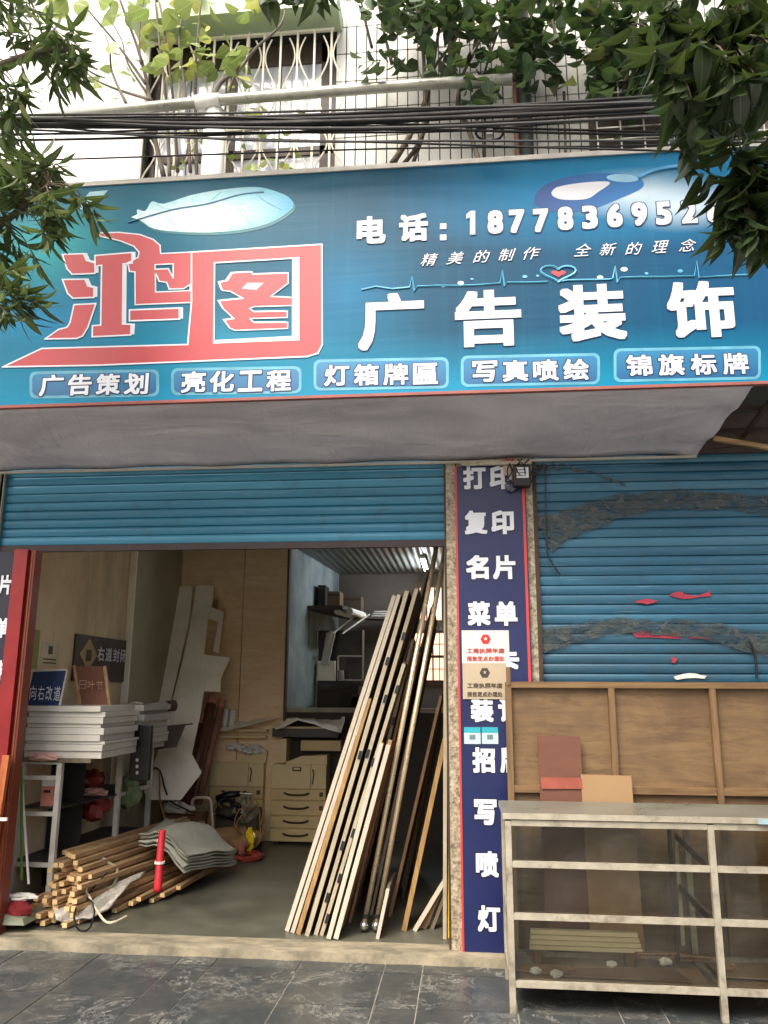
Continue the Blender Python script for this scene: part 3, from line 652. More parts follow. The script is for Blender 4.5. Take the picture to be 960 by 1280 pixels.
# torn film strips clinging to the right shutter
def m_film():
    t = NT('torn_grey_film'); co = t.coord('World'); n = t.noise(co, 9, 6, .7, 1.); n2 = t.noise(t.coord('World', (1, 1, 3)), 14, 5, .7, 1.5)
    c = t.mix(t.ramp(n, .35, .65), s2l((40, 56, 62)), s2l((86, 92, 88))); t.bump(n2, .35, .01); t.set(c, .3)
    t.put(t.b.inputs['Alpha'], t.ramp(t.math('ADD', n2, t.math('MULTIPLY', n, .5)), .66, .92, .1, .92)); return t.m
M_film = m_film()
def strip(name, top, bot, m, par, Y=.026, th=.003, sub=5):
    tp = cr([V((x, y, 0)) for x, y in top], sub); bt = cr([V((x, y, 0)) for x, y in bot], sub); n = min(len(tp), len(bt)); mb = MB()
    rows_ = []
    for i in range(n):
        a, b = tp[int(i*(len(tp)-1)/(n-1))], bt[int(i*(len(bt)-1)/(n-1))]
        rows_.append([at(a.x+(b.x-a.x)*k/4, a.y+(b.y-a.y)*k/4+(random.uniform(-3, 3) if k in (0, 4) else random.uniform(-1.3, 1.3)), Y-random.uniform(.0, .004)) for k in range(5)])
    vs = [p for r in rows_ for p in r]; fs = [(i*5+k, i*5+k+1, (i+1)*5+k+1, (i+1)*5+k) for i in range(n-1) for k in range(4)]
    mb.add(vs, fs); return mb.build(name, m, par, solid=th)
strip('torn_film', [(666, 648), (700, 640), (760, 622), (820, 614), (880, 613), (985, 622)], [(690, 692), (706, 678), (745, 660), (810, 640), (890, 637), (985, 652)], M_film, rsR)
strip('torn_film', [(668, 790), (710, 782), (760, 774), (820, 775), (880, 776), (985, 795)], [(680, 815), (715, 806), (765, 793), (820, 795), (880, 800), (985, 828)], M_film, rsR)
strip('torn_film', [(672, 578), (690, 580), (710, 583), (740, 590), (780, 606)], [(668, 590), (690, 586), (712, 586), (742, 592), (782, 608)], M_film, rsR)
M_pink = mat('red_paper_scrap', (164, 48, 72), .7, var=.2)
for L in ([(836, 744), (848, 739), (860, 744), (872, 745), (888, 739), (889, 746), (850, 748)], [(792, 752), (806, 748), (822, 751), (808, 755)], [(791, 791), (806, 788), (822, 795), (840, 790), (852, 792), (850, 798), (794, 797)], [(839, 821), (846, 823), (845, 829), (840, 828)], [(862, 795), (889, 798), (880, 799), (862, 798)], [(842, 845), (862, 841), (884, 844), (880, 848), (845, 849)]):
    L = [((1-t_)*a[0]+t_*b[0]+random.uniform(-1.3, 1.3), (1-t_)*a[1]+t_*b[1]+random.uniform(-1., 1.)) for a, b in zip(L, L[1:]+L[:1]) for t_ in (0, .33, .66)]
    vs, fs = fill([[(p.x, p.z) for p in (at(x, y, .03) for x, y in L)]]); MB().add([(v.x, .032, v.y) for v in vs], fs).build('paper_scrap', M_pink if L[0][1] < 835 else M_paper, rsR, solid=.001)
hc = MB().tube([at(p.x, p.y, -.02) for p in cr([V((682, 582, 0)), V((682, 620, 0)), V((683, 680, 0)), V((688, 700, 0)), V((701, 720, 0))], 5)], .006, 6)
tag(hc.build('cable', M_black, org=at(682, 582, -.02)), 'thin black cable dangling in front of the closed blue shutter', 'cable')
hc = MB().tube([at(p.x, p.y, .01) for p in cr([V((938, 802, 0)), V((944, 820, 0)), V((946, 848, 0))], 5)], .008, 6)
tag(hc.build('cord', M_black, org=at(938, 802, 0)), 'short dark cord at the lower right of the closed shutter', 'cord')

# ============================================================ PILLAR with vertical sign
pl = thing('stone_pillar', 'square pillar faced in speckled granite between the two shutters', 'pillar', (.19, .15, 0))
MB().box(-.12, .505, 0, .32, -.02, 3.36).build('shaft', M_granite, pl)
MB().box(-.052, -.042, -.006, 0, 0, 3.3).build('joint', M_joint, pl)
vsn = thing('vertical_sign', 'tall navy banner with white service words on the granite pillar', 'sign', (.2, -.03, 0))
bx0, bx1, bz0, bz1 = -.04, .455, -.01+.0, 3.245
MB().box(bx0+.0, bx1, -.03, -.002, .0, bz1).build('panel', mat('navy_vinyl', (20, 32, 80), .4, var=.12, scale=2, dirt=(32, 44, 94), dirtamt=.3), vsn)
M_rl = mat('red_edge_line', (196, 62, 58), .5, var=.15)
MB().box(bx0-.012, bx0+.002, -.034, -.004, .0, bz1).build('edge_strip', M_rl, vsn)
MB().box(bx1-.026, bx1-.008, -.0335, -.030, .0, bz1).build('edge_strip', M_rl, vsn)
M_blk = mat('dark_navy_print', (10, 16, 48), .5, var=.05, bump=0)
rowsT = [('打印', 597), ('复印', 653), ('名片', 709), ('菜单', 767), (' 卡', 826), ('装订', 887), ('招牌', 950), ('写真', 1015), ('喷绘', 1080), ('灯箱', 1148)]
for tx, y in rowsT:
    xa = 593+(y-597)*.033; xb = 626+(y-597)*.038
    for ch, x in zip(tx, (xa, xb)):
        if ch != ' ': word(ch, [(x, y)], 27, 28, M_white_print, .045, M_blk, .035, Y=-.03, par=vsn, lift=.002)
# notices
def notice(label, x0, x1, y0, y1, Y, paper, ink, em):
    a, b = at(x0, y0, Y), at(x1, y1, Y); t = thing('paper_notice', label, 'notice', ((a.x+b.x)/2, Y, b.z))
    MB().box(a.x, b.x, Y, Y+.002, b.z, a.z).build('sheet', paper, t)
    c = at((x0+x1)/2, y0+(y1-y0)*.27, Y); r = .036
    sh = [(c.x+r*math.sin(k*math.pi/6)*(1 if k % 2 else .86), c.z+r*math.cos(k*math.pi/6)*(1.05 if k % 2 else .9)) for k in range(12)]
    shape('emblem', [sh], Y, em, t, .001); shape('emblem_star', [[(c.x+(.015 if k % 2 == 0 else .006)*math.sin(k*math.pi/5), c.z+.004+(.015 if k % 2 == 0 else .006)*math.cos(k*math.pi/5)) for k in range(10)]], Y, paper, t, .002)
    for s_, f in (('工商执照年度', .62), ('报告定点办理处', .86)):
        c = at((x0+x1)/2, y0+(y1-y0)*f, Y); text(s_, c, (b.x-a.x)*.8, .034, ink, t, .02, lift=.001)
    return t
M_ri = mat('red_ink', (176, 50, 46), .6, bump=0); M_gi = mat('brown_ink', (74, 64, 50), .6, bump=0)
notice('white paper notice with red emblem on the navy pillar banner', 577, 637, 788, 829, -.036, mat('white_notice', (214, 208, 204), .6, var=.06), M_ri, mat('emblem_red', (196, 40, 36), .6, bump=0))
notice('faded beige notice with dark emblem below the white one', 578, 634, 829, 874, -.04, mat('beige_notice', (176, 162, 138), .65, var=.08), M_gi, mat('emblem_dark', (60, 54, 46), .6, bump=0))
for k, (x0, x1, lb) in enumerate(((580, 601, 'left small cyan topped payment sticker under the beige notice'), (602, 623, 'right small cyan topped payment sticker under the beige notice'))):
    a, b = at(x0, 909, -.036), at(x1, 930, -.036); t = thing('payment_sticker', lb, 'sticker', (a.x, -.036, b.z), 'payment stickers on the banner')
    MB().box(a.x, b.x, -.0365, -.0315, b.z, a.z).build('card', mat('pale_sticker', (178, 200, 206), .5, var=.05), t)
    MB().box(a.x, b.x, -.0385, -.037, a.z-.035, a.z).build('header', mat('cyan_header', (40, 160, 176), .5, var=.05), t)
    MB().box((a.x+b.x)/2-.02, (a.x+b.x)/2+.02, -.0385, -.037, b.z+.03, b.z+.06).build('code_patch', mat('code_grey', (104, 128, 138), .5), t)
# meter box with wires at the top of the pillar
mb_ = thing('junction_box', 'black junction box with white label at the top of the pillar', 'box', at(652, 593, -.08))
a, b = at(641, 581, -.12), at(664, 607, -.12); MB().box(a.x, b.x, -.12, -.035, b.z, a.z).build('housing', M_black, mb_, bevel=.008)
a, b = at(645.5, 584, -.125), at(661, 597, -.125); MB().box(a.x, b.x, -.125, -.1205, b.z, a.z).build('label_plate', M_white_print, mb_)
for k in range(3):
    c = at(652, 587+k*3.6, -.128); MB().box(c.x-.035, c.x+.03, -.1275, -.1255, c.z-.003, c.z+.002).build('label_line', M_gi, mb_)
for k in range(6):
    x0 = 634+k*5; pts = [at(x0+random.uniform(-4, 4), 574, -.05), at(x0+random.uniform(-12, 12), 585+random.uniform(-4, 8), -.09-.01*k), at(x0+random.uniform(-8, 14), 603, -.08), at(660+k*4, 590-k*2, -.07)]
    MB().tube(cr(pts, 5), .005, 5).build('wire', M_black, mb_)
MB().ball(at(638, 608, -.06), .03, (1.3, .5, 1.2), 5, .3).build('wrapping', mat('grey_plastic', (90, 92, 108), .4), mb_)
rp = thing('red_tag', 'red and white paper tag stuck beside the black junction box', 'tag', at(634, 588, -.05))
a, b = at(629, 579, -.05), at(642, 594, -.05); MB().box(a.x, b.x, -.052, -.046, b.z, a.z).build('card', mat('pinkish_card', (214, 184, 168), .6), rp)
MB().box(a.x-.01, b.x+.02, -.055, -.053, a.z, a.z+.025).build('red_band', M_rl, rp); a, b = at(634, 598, -.05), at(641, 603, -.05); MB().box(a.x, b.x, -.055, -.045, b.z, a.z).build('stub', M_paper, rp)

# left red frame and sign
lf = thing('red_pillar', 'red painted square post at the left edge of the doorway', 'post', (-3.3, .0, 0))
MB().box(-3.34, -3.235, -.1, .1, 0, 2.66).build('shaft', M_redpaint, lf); MB().box(-3.232, -3.195, -.06, .04, 0, 2.66).build('edge_board', mat('brown_red_trim', (120, 52, 34), .5, var=.25, scale=6), lf)
MB().bar((-3.215, -.063, 0), (-3.215, -.063, 2.64), .008).build('pale_line', mat('orange_line', (150, 92, 64), .6), lf)
ls = thing('dark_side_sign', 'dark navy banner with cut off white characters left of the red post', 'sign', (-3.6, -.04, 0))
MB().box(-3.9, -3.345, -.04, -.01, .0, 2.655).build('panel', mat('dark_navy_vinyl', (20, 24, 44), .5, var=.15), ls)
for ch, x, y in (('片', 7, 731), ('单', 3, 785), ('卡', 1, 838), ('订', -3, 893), ('名', -24, 731), ('菜', -28, 785), ('装', -34, 893)): word(ch, [(x, y)], 22, 17, M_white_print, .04, None, Y=-.041, par=ls)


# ============================================================ INSIDE THE SHOP
def board(name, label, cat, pts, off, m, group=None, parent=None, bevel=0):
    """flat sheet with outline pts (3D) and thickness vector off"""
    b = MB().slab(pts, off)
    if parent: return b.build(name, m, parent, bevel=bevel)
    o = b.build(name, m, org=pts[-1], bevel=bevel); return tag(o, label, cat, group)
def wallq(x0, x1, y0, y1, X, o=.0): return [atx(x0, y0, X+o), atx(x1, y0, X+o), atx(x1, y1, X+o), atx(x0, y1, X+o)]
XW = -3.43
YD = V((0, 1, 0))
def wall_rect(pxa, pxb, ztop_px, zbot_px, X):
    """rectangle on the left wall: Y from two columns, z from two rows measured at the left column"""
    A, B = atx(*pxa, X), atx(*pxb, X); return A.y, B.y, ztop_px, zbot_px
# dark sign 右道封闭 on the left wall
A, B = atx(94, 792, XW), atx(158, 799, XW); C_ = atx(92, 851, XW)
t = thing('road_sign', 'dark brown sign with yellow diamond hung on the left inner wall', 'sign', (XW, A.y, C_.z)); z1, z0 = A.z, C_.z
MB().box(XW-.02, XW+.012, A.y, B.y, z0, z1).build('panel', mat('dark_sign_face', (50, 36, 28), .5), t)
M_tan = mat('tan_print', (186, 150, 92), .6, bump=0)
cy, cz = A.y+(B.y-A.y)*.24, z0+(z1-z0)*.58; X = XW+.014; hh = (z1-z0)*.36; hw = (B.y-A.y)*.16
MB().add([(X, cy-hw, cz), (X, cy, cz-hh), (X, cy+hw, cz), (X, cy, cz+hh)], [(0, 1, 2, 3)]).build('diamond', M_tan, t)
MB().box(X+.001, X+.002, cy-hw*.3, cy+hw*.3, cz-hh*.4, cz+hh*.3).build('worker_figure', M_black, t)
for k, ch in enumerate('右道封闭'):
    text(ch, V((XW+.012, A.y+(B.y-A.y)*(.46+.155*k), z0+(z1-z0)*.62)), (B.y-A.y)*.13, (z1-z0)*.32, M_white_print, t, .02, xd=YD, lift=.003)
# small framed certificate and a green sheet
A, B, C_ = atx(52, 802, XW), atx(74, 803, XW), atx(52, 832, XW)
t = thing('certificate', 'small pale certificate with dark emblem on the left inner wall', 'certificate', (XW, A.y, C_.z))
MB().box(XW-.02, XW+.006, A.y, B.y, C_.z, A.z).build('sheet', mat('aged_paper', (206, 196, 162), .7), t)
MB().box(XW+.006, XW+.008, A.y+(B.y-A.y)*.38, A.y+(B.y-A.y)*.62, C_.z+(A.z-C_.z)*.5, C_.z+(A.z-C_.z)*.85).build('emblem', M_gi, t)
for f in (.1, .25): MB().box(XW+.006, XW+.008, A.y+.04, B.y-.04, C_.z+(A.z-C_.z)*f, C_.z+(A.z-C_.z)*(f+.06)).build('text_line', M_gi, t)
A, B, C_ = atx(43, 787, XW), atx(50, 787, XW), atx(42, 836, XW)
tag(MB().box(XW-.01, XW+.006, A.y-.08, B.y, C_.z, A.z).build('green_sheet', mat('olive_sheet', (150, 150, 88), .7), org=(XW, A.y, A.z)), 'narrow olive green sheet on the wall beside the red post', 'poster')

# steel rack and its load
RY = .42
ra = thing('steel_rack', 'white metal rack holding paper stock against the left wall', 'rack', (-3.2, RY, 0))
M_wm = mat('worn_white_metal', (196, 194, 184), .45, .1, var=.12, dirt=(120, 110, 90), dirtamt=.5)
tz = at(100, 948, RY).z
xa_, xb_, xc_ = -3.42, at(72, 1000, RY).x, at(147, 1000, 1.3).x
for x, y in ((xa_+.02, RY), (xb_, RY), (xc_, 1.3), (xa_+.02, 2.0), (xc_, 2.0)):
    MB().bar((x, y, 0), (x, y, tz-.03), .04).build('leg', M_wm, ra)
for z in (tz-.03, .72, .36, at(60, 1010, RY).z*0+.98):
    MB().bar((xa_+.02, RY, z), (xb_, RY, z), .03).build('rail', M_wm, ra)
MB().bar((xc_, 1.3, .3), (xc_, 2.0, .3), .03).bar((xc_, 1.3, .75), (xc_, 2.0, .75), .03).build('side_rail', M_wm, ra)
MB().slab([(-3.43, RY-.03, tz-.03), (xb_+.25, RY-.03, tz-.03), (xc_+.03, 1.25, tz-.03), (xc_+.03, 2.05, tz-.03), (-3.43, 2.05, tz-.03)], (0, 0, .028)).build('top_board', wood('grey_board', (120, 110, 92), (90, 80, 66), axis=1), ra)
for z in (.38, .76): MB().slab([(-3.42, RY+.03, z-.01), (xb_, RY+.03, z-.01), (xc_, 1.3, z-.01), (xc_, 2.0, z-.01), (-3.42, 2.0, z-.01)], (0, 0, .01)).build('shelf', mat('dark_shelf', (46, 44, 40), .6), ra)
MB().box(-3.42, xb_-.04, RY+.5, RY+.52, .1, tz-.05).build('dark_interior_sheet', mat('dark_interior', (36, 36, 34), .6), ra)  # near-black sheet added to make the inside of the rack dark
# paper board stacks (front one bright, one behind reaching further right)
M_fb = mat('foam_board_edge', (196, 194, 184), .6, var=.05, scale=2, rnd=True)
def stack(label, x0, x1, y0, y1, z0, ths, xj, mt):
    t = thing('board_stack', label, 'board stack', ((x0+x1)/2, y0, z0), 'stacks of foam board on the rack'); z = z0
    for h in ths:
        j = random.uniform(-xj, xj); jy = random.uniform(-.02, .02)
        MB().box(x0, x1+j, y0+jy, y1+jy, z, z+h-.003).build('foam_board', mt, t); z += h
    return z
sx1 = at(133, 900, .42).x
zt = stack('bright front stack of white foam boards on the rack', -3.4, sx1-.03, .42, 1.08, tz+.0, [.055, .05, .022, .05, .05, .03, .05, .04, .045], .03, M_fb)
sx2 = at(181, 900, 1.2).x
zt2 = stack('greyer rear stack of foam boards reaching further right on the rack', -3.4, sx2-.03, 1.2, 1.85, tz+.0, [.05, .06, .025, .05, .06, .06, .03, .05], .03, mat('grey_foam_board', (176, 174, 166), .65, var=.08))
# clutter on top of stacks
def crumple(name, label, cat, c, r, sc, m, jit=.25, parent=None, n=7):
    b = MB().ball(c, r, sc, n, jit); o = b.build(name, m, parent, org=None if parent else c, smooth=False)
    if not parent: tag(o, label, cat)
    return o
A, B = at(35, 840, .5), at(82, 838, .5); z0 = zt+.0
t = thing('blue_sign', 'blue detour sign with white characters propped on the foam boards', 'sign', (A.x, .62, z0))
MB().slab([(A.x, .45, z0), (B.x, .45, z0), (B.x+.01, .5, B.z), (A.x, .5, A.z)], (0, .02, 0)).build('panel', mat('blue_sign_face', (34, 54, 92), .5), t)
MB().bar((A.x, .5, A.z+.006), (B.x+.01, .5, B.z+.006), .014).build('edge_rail', M_wm, t); MB().bar((B.x+.005, .448, z0), (B.x+.016, .498, B.z), .014).build('edge_rail', M_wm, t)
for k, ch in enumerate('向右改道'):
    c = at(42+10*k, 866+.3*k, .455); text(ch, c, .052, .11, M_white_print, t, .0, lift=.004)
A, B, C_ = at(93, 832, .98), at(131, 833, .98), at(102, 890, .86)
t = thing('framed_print', 'faded brown framed print leaning on the board stack by the dark sign', 'framed print', (A.x, .9, C_.z))
D_ = at(138, 888, .86); MB().slab([A, B, D_, C_], (0, .012, 0)).build('print', mat('brown_red_print', (128, 84, 66), .5, var=.2, scale=4), t)
M_batt = wood('light_batten', (206, 172, 122), (164, 126, 82)); MB().bar(A, C_, .022).build('frame_side', M_batt, t); MB().bar(B, D_, .022).build('frame_side', M_batt, t)
for k, ch in enumerate('日叶节'): text(ch, at(104+10.5*k, 856+.5*k, .90), .06, .075, mat('pink_print', (196, 150, 132), .5), t, .0, lift=.004)
for k, (x, y, Y, r, sc, c, lb) in enumerate([
    (50, 890, .5, .05, (1.5, 1, .8), (196, 160, 144), 'leftmost crumpled pinkish paper on the front board stack'),
    (62, 886, .55, .045, (1.3, 1, .8), (182, 150, 130), 'crumpled brownish paper in the middle of the front board stack'),
    (76, 887, .52, .04, (1.9, 1, .5), (206, 190, 168), 'flat pale paper scrap on the front board stack'),
    (120, 883, 1.2, .07, (1.6, 1, .6), (150, 138, 120), 'bulky greyish wrapping at the foot of the framed print'),
    (170, 880, 1.6, .04, (1.8, 1, .5), (206, 200, 182), 'pale scrap lying on top of the rear board stack')]):
    crumple('paper_scrap', lb, 'paper scrap', at(x, y, Y), r, sc, mat('scrap_%d' % c[0]+str(c[1]), c, .7), .3)
t = thing('long_tube', 'rolled sheets laid across the back stack with a dark end cap', 'paper roll', at(160, 888, 1.9))
a, b = at(112, 894, 1.25), at(208, 883, 1.9); MB().tube([a, b], .045, 12).build('roll', M_paper, t, smooth=True)
MB().tube([b, b+(b-a).normalized()*.09], .052, 12).build('end_cap', mat('brown_cap', (84, 66, 54), .6), t)
a, b = at(118, 900, 1.25), at(200, 892, 1.8); MB().bar(a, b, .05, .03).build('wrapped_sheet', M_cardb, t)
# things on rack and front
t = thing('pink_packet', 'upright pink and white paper packet on the rack shelf', 'packet', at(58, 990, .5))
a, b = at(53, 974, .5), at(66, 1008, .5); MB().box(a.x, b.x, .5, .56, b.z, a.z).build('packet', mat('pink_pack', (196, 128, 110), .6), t); MB().box(a.x, b.x, .497, .4995, a.z-.05, a.z).build('white_band', M_paper, t)
MB().box(a.x+.02, b.x-.03, .496, .4995, (a.z+b.z)/2, (a.z+b.z)/2+.02).build('dark_mark', M_black, t)
crumple('pink_bag', 'flat pinkish plastic bag hanging over the rack edge below the white boards', 'bag', at(55, 946, .38), .07, (1.7, .5, .4), mat('pink_film', (206, 160, 150), .4), .3)
crumple('red_bag', 'upper crumpled red plastic bag on the rack by the wall', 'plastic bag', at(116, 974, 1.2), .1, (1.1, 1, .8), mat('dull_red_bag', (124, 44, 42), .4), .25)
crumple('red_bag', 'lower crumpled red plastic bag on the rack by the wall', 'plastic bag', at(116, 1008, 1.2), .12, (1.1, 1, .9), mat('dull_red_bag', (124, 44, 42), .4), .25)
crumple('pink_bag', 'small pink and white rag between the two red bags', 'rag', at(118, 990, 1.1), .06, (1.9, 1, .5), mat('pink_film', (206, 160, 150), .4), .35)
crumple('green_bag', 'green and white plastic bag hanging right of the red bags', 'plastic bag', at(160, 988, 1.5), .11, (1.1, .6, 1.3), mat('green_bag_film', (112, 132, 98), .4, var=.4, scale=12), .22)
t = thing('black_case', 'flat black case hanging at the corner of the rear board stack', 'case', at(175, 940, 1.15))
a, b = at(166, 906, 1.15), at(186, 976, 1.15); MB().box(a.x, b.x, 1.13, 1.19, b.z, a.z).build('body', M_black, t, bevel=.01)
for y in (950, 958, 966): c = at(171, y, 1.12); MB().box(c.x-.01, c.x+.01, 1.123, 1.129, c.z-.012, c.z+.012).build('clasp', M_wm, t)
t = thing('brown_tray', 'open dark brown tray jutting out right of the black case', 'tray', at(205, 925, 2.1))
P = [at(188, 911, 2.0), at(231, 907, 2.2), at(220, 934, 2.1), at(189, 938, 2.0)]; MB().slab(P, (0, .02, 0)).build('face', mat('tray_brown', (70, 54, 40), .5), t)
MB().slab([P[0], P[1], P[1]+V((-.02, .3, .0)), P[0]+V((0, .3, 0))], (0, 0, .012)).build('shelf_top', mat('tray_brown', (70, 54, 40), .5), t)
c = at(196, 924, 1.99); MB().box(c.x-.04, c.x+.05, 1.97, 1.99, c.z-.03, c.z+.02).build('grey_pad', M_pipe, t)

# tall card pieces leaning on the partition
def lean_pts(pts, yt, yb, Yt=3.55, Yb=2.75): return [at(x, y, Yb+(Yt-Yb)*((yb-y)/(yb-yt))) for x, y in pts]
board('card_offcut', 'narrow tall white card sheet, left of the leaning offcuts', 'card sheet', lean_pts([(219, 733), (241, 732), (238, 772), (215, 870), (205, 935), (184, 905), (196, 855), (212, 790)], 730, 1000), (0, .006, 0), M_cardb)
board('card_offcut', 'big white card sheet cut in steps leaning on the plywood partition', 'card sheet', lean_pts([(246, 732), (267, 732), (266, 752), (259, 780), (255, 818), (288, 822), (276, 848), (275, 865), (255, 864), (250, 895), (236, 960), (222, 985), (204, 975), (196, 945), (222, 850), (236, 790)], 730, 1000, 3.45, 2.65), (0, .006, 0), M_cardb)
board('card_offcut', 'slim hooked card strip behind the big stepped card', 'card sheet', lean_pts([(262, 758), (280, 765), (273, 816), (266, 814), (273, 778), (261, 773)], 730, 1000, 3.53, 2.9), (0, .006, 0), M_cardb)
board('card_offcut', 'low pointed white card sheet at the foot of the leaning offcuts', 'card sheet', lean_pts([(200, 932), (224, 912), (252, 966), (226, 1000), (188, 1000), (180, 990)], 900, 1000, 2.7, 2.45), (0, .006, 0), M_cardb)
board('card_offcut', 'small brown scrap of card peeping out behind the stepped card', 'card sheet', lean_pts([(262, 748), (273, 750), (272, 764), (262, 762)], 730, 1000, 3.57, 2.9), (0, .006, 0), M_kraft)
M_roll = mat('brown_vinyl_roll', (94, 56, 44), .45, var=.2, scale=5)
for k, (a, b, r, m, lb) in enumerate([((264, 880, 3.3), (232, 1010, 2.9), .055, M_roll, 'tall dark brown vinyl roll leaning beside the white cards'), ((276, 885, 3.4), (248, 1005, 3.1), .04, mat('pinkish_roll', (150, 104, 90), .5), 'slimmer pinkish brown roll right of the dark roll'), ((250, 905, 3.2), (222, 1012, 2.85), .04, M_roll, 'short brown roll half hidden behind the white cards')]):
    t = thing('vinyl_roll', lb, 'roll', at(*b), 'vinyl rolls leaning on the partition'); p, q_ = at(*b), at(*a)
    MB().tube([p, q_], r, 12).build('roll', m, t, smooth=True); MB().tube([q_, q_+(q_-p).normalized()*.1], r*.9, 12).build('end', mat('pink_roll_end', (196, 130, 118), .5), t, smooth=False)
for x, y, lb in ((283, 886, 'left pale paper tube end poking up by the brown rolls'), (292, 887, 'right pale paper tube end poking up by the brown rolls')):
    tag(MB().tube([at(x, y, 3.5), at(x-3, y+22, 3.5)], .038, 10).build('paper_tube', M_paper, org=at(x, y+22, 3.5), smooth=True), lb, 'paper tube')

# copiers
M_cop = mat('copier_beige', (208, 186, 134), .5, var=.08, scale=2, dirt=(150, 128, 84), dirtamt=.4); M_cop2 = mat('copier_cream', (218, 200, 152), .5, var=.06)
M_slot = mat('slot_dark', (70, 58, 36), .6)
def copier(label, X0, X1, Y, ztop, zrows, d=.6):
    t = thing('photocopier', label, 'photocopier', ((X0+X1)/2, Y, 0), 'beige photocopiers')
    MB().box(X0+.012, X1-.012, Y+.012, Y+d, .03, ztop-.004).build('body', M_cop, t)
    w_ = X1-X0; sp = X0+w_*.72
    z = ztop
    MB().box(X0, sp-.002, Y-.006, Y+.3, zrows[0], ztop).build('front_door', M_cop2, t, bevel=.006)
    MB().box(sp+.002, X1, Y-.004, Y+.3, zrows[0], ztop).build('side_door', M_cop2, t, bevel=.006)
    MB().tube([(sp+.02, Y-.003, zrows[0]+.05), (sp+.035, Y-.008, zrows[0]+.16), (sp+.02, Y-.003, ztop-.05)], .008, 6).build('door_grip', M_slot, t)
    for a, b in zip(zrows[:-1], zrows[1:]):
        dr = MB().box(X0, X1, Y-.008, Y+.3, b+.006, a-.006).build('drawer', M_cop, t, bevel=.006); zc = (a+b)/2; xc = X0+w_*.47
        g_ = cr([V((xc-.14, Y-.012, zc+.02)), V((xc-.07, Y-.016, zc+.0)), V((xc+.07, Y-.016, zc+.0)), V((xc+.14, Y-.012, zc+.02))], 3)
        MB().tube(g_, .012, 6).build('handle', M_slot, dr)
        MB().box(X1-.07, X1-.03, Y-.011, Y-.007, zc-.015, zc+.03).build('indicator', M_slot, dr)
    for x in (X0+.05, X1-.1): MB().box(x, x+.05, Y+.03, Y+.08, 0, .031).build('foot', M_black, t)
    return t
Yc = 3.42
a, b = at(340, 955, Yc), at(408, 955, Yc); zr = [at(370, y, Yc).z for y in (986, 1001, 1020, 1036, 1053)]
cp2 = copier('right beige photocopier with four paper drawers and open top', a.x, b.x, Yc, a.z, zr)
a0, b0 = at(343, 955, Yc), at(408, 948, Yc); z_ = a.z
MB().slab([(a.x+.05, Yc+.03, z_), (b.x, Yc+.03, z_), (b.x, Yc+.03, z_+.1), (a.x+.32, Yc+.03, z_+.085), (a.x+.15, Yc+.03, z_+.02)], (0, .5, 0)).build('output_tray', M_cop2, cp2)
MB().box(a.x+.07, a.x+.15, Yc+.03, Yc+.4, z_, z_+.27).build('support', M_cop2, cp2)
MB().box(a.x+.3, b.x+.14, Yc+.1, Yc+.5, z_+.14, z_+.25).build('scanner_unit', M_cop, cp2)
MB().box(a.x-.02, b.x+.12, Yc+.04, Yc+.6, z_+.29, z_+.38).build('scanner_glass_unit', mat('dark_scanner', (60, 54, 46), .5), cp2)
MB().box(a.x-.04, b.x+.06, Yc+.02, Yc+.6, z_+.383, z_+.4).build('platen', M_cop2, cp2)
c = at(371, 961, Yc-.012); MB().box(c.x-.05, c.x+.05, Yc-.012, Yc-.007, c.z-.025, c.z+.02).build('badge', M_slot, cp2); MB().box(c.x-.035, c.x+.035, Yc-.0145, Yc-.0125, c.z-.01, c.z+.012).build('badge_plate', M_cop2, cp2)
Yd = 3.5
a, b = at(263, 953, Yd), at(330, 953, Yd); zr = [at(300, y, Yd).z for y in (983, 999, 1018, 1040)]
cp1 = copier('left beige photocopier half hidden behind the tangle of tools', a.x, b.x, Yd, a.z, zr+[.06])
MB().slab([(a.x+.2, Yd+.03, a.z), (b.x+.01, Yd+.03, a.z), (b.x+.02, Yd+.03, a.z+.13), (a.x+.4, Yd+.03, a.z+.07)], (0, .4, 0)).build('output_tray', M_cop2, cp1)
MB().box(a.x, b.x, Yd+.3, Yd+.34, a.z, a.z+.3).build('back_panel', mat('dark_scanner', (60, 54, 46), .5), cp1)
for y in (921, 913): c = at(300, y, Yd); MB().box(a.x-.03, b.x-.02+(.03 if y == 921 else .04), Yd, Yd+.5, c.z-.012, c.z+.012).build('platen', M_cop2, cp1)
def sheet_curve(name, label, pts, m, Y0, dy):
    """bent sheet: outline top edge and bottom edge in pixels"""
    mb = MB(); n = len(pts); vs = []
    for i, (x, yt, yb) in enumerate(pts): vs += [at(x, yt, Y0+dy), at(x, yb, Y0)]
    mb.add(vs, [(2*i, 2*i+1, 2*i+3, 2*i+2) for i in range(n-1)]); o = mb.build(name, m, org=vs[0], solid=.004); tag(o, label, 'card sheet')
sheet_curve('bent_sheet', 'bent white sheet lying on top of the left photocopier', [(270, 896, 914), (285, 897, 913), (310, 896.5, 907), (335, 896, 900), (350, 895, 896)], M_cardb, 3.4, .4)
sheet_curve('bent_sheet', 'curved white sheet drooping over the top of the right photocopier', [(344, 903, 912), (352, 897, 910), (372, 896, 900), (392, 896, 905), (410, 896, 912), (426, 895, 916), (431, 894, 900)], M_cardb, 3.35, .4)
cpp = thing('crumpled_sheets', 'crumpled white sheets heaped in the tray of the left photocopier', 'paper heap', at(300, 945, 3.55))
for k in range(6):
    P = at(290+k*7, 936+random.uniform(-4, 3), 3.55); crumple('crumpled_paper', '', '', P, .055, (1.3, 1, .6), M_paper, .35, parent=cpp)

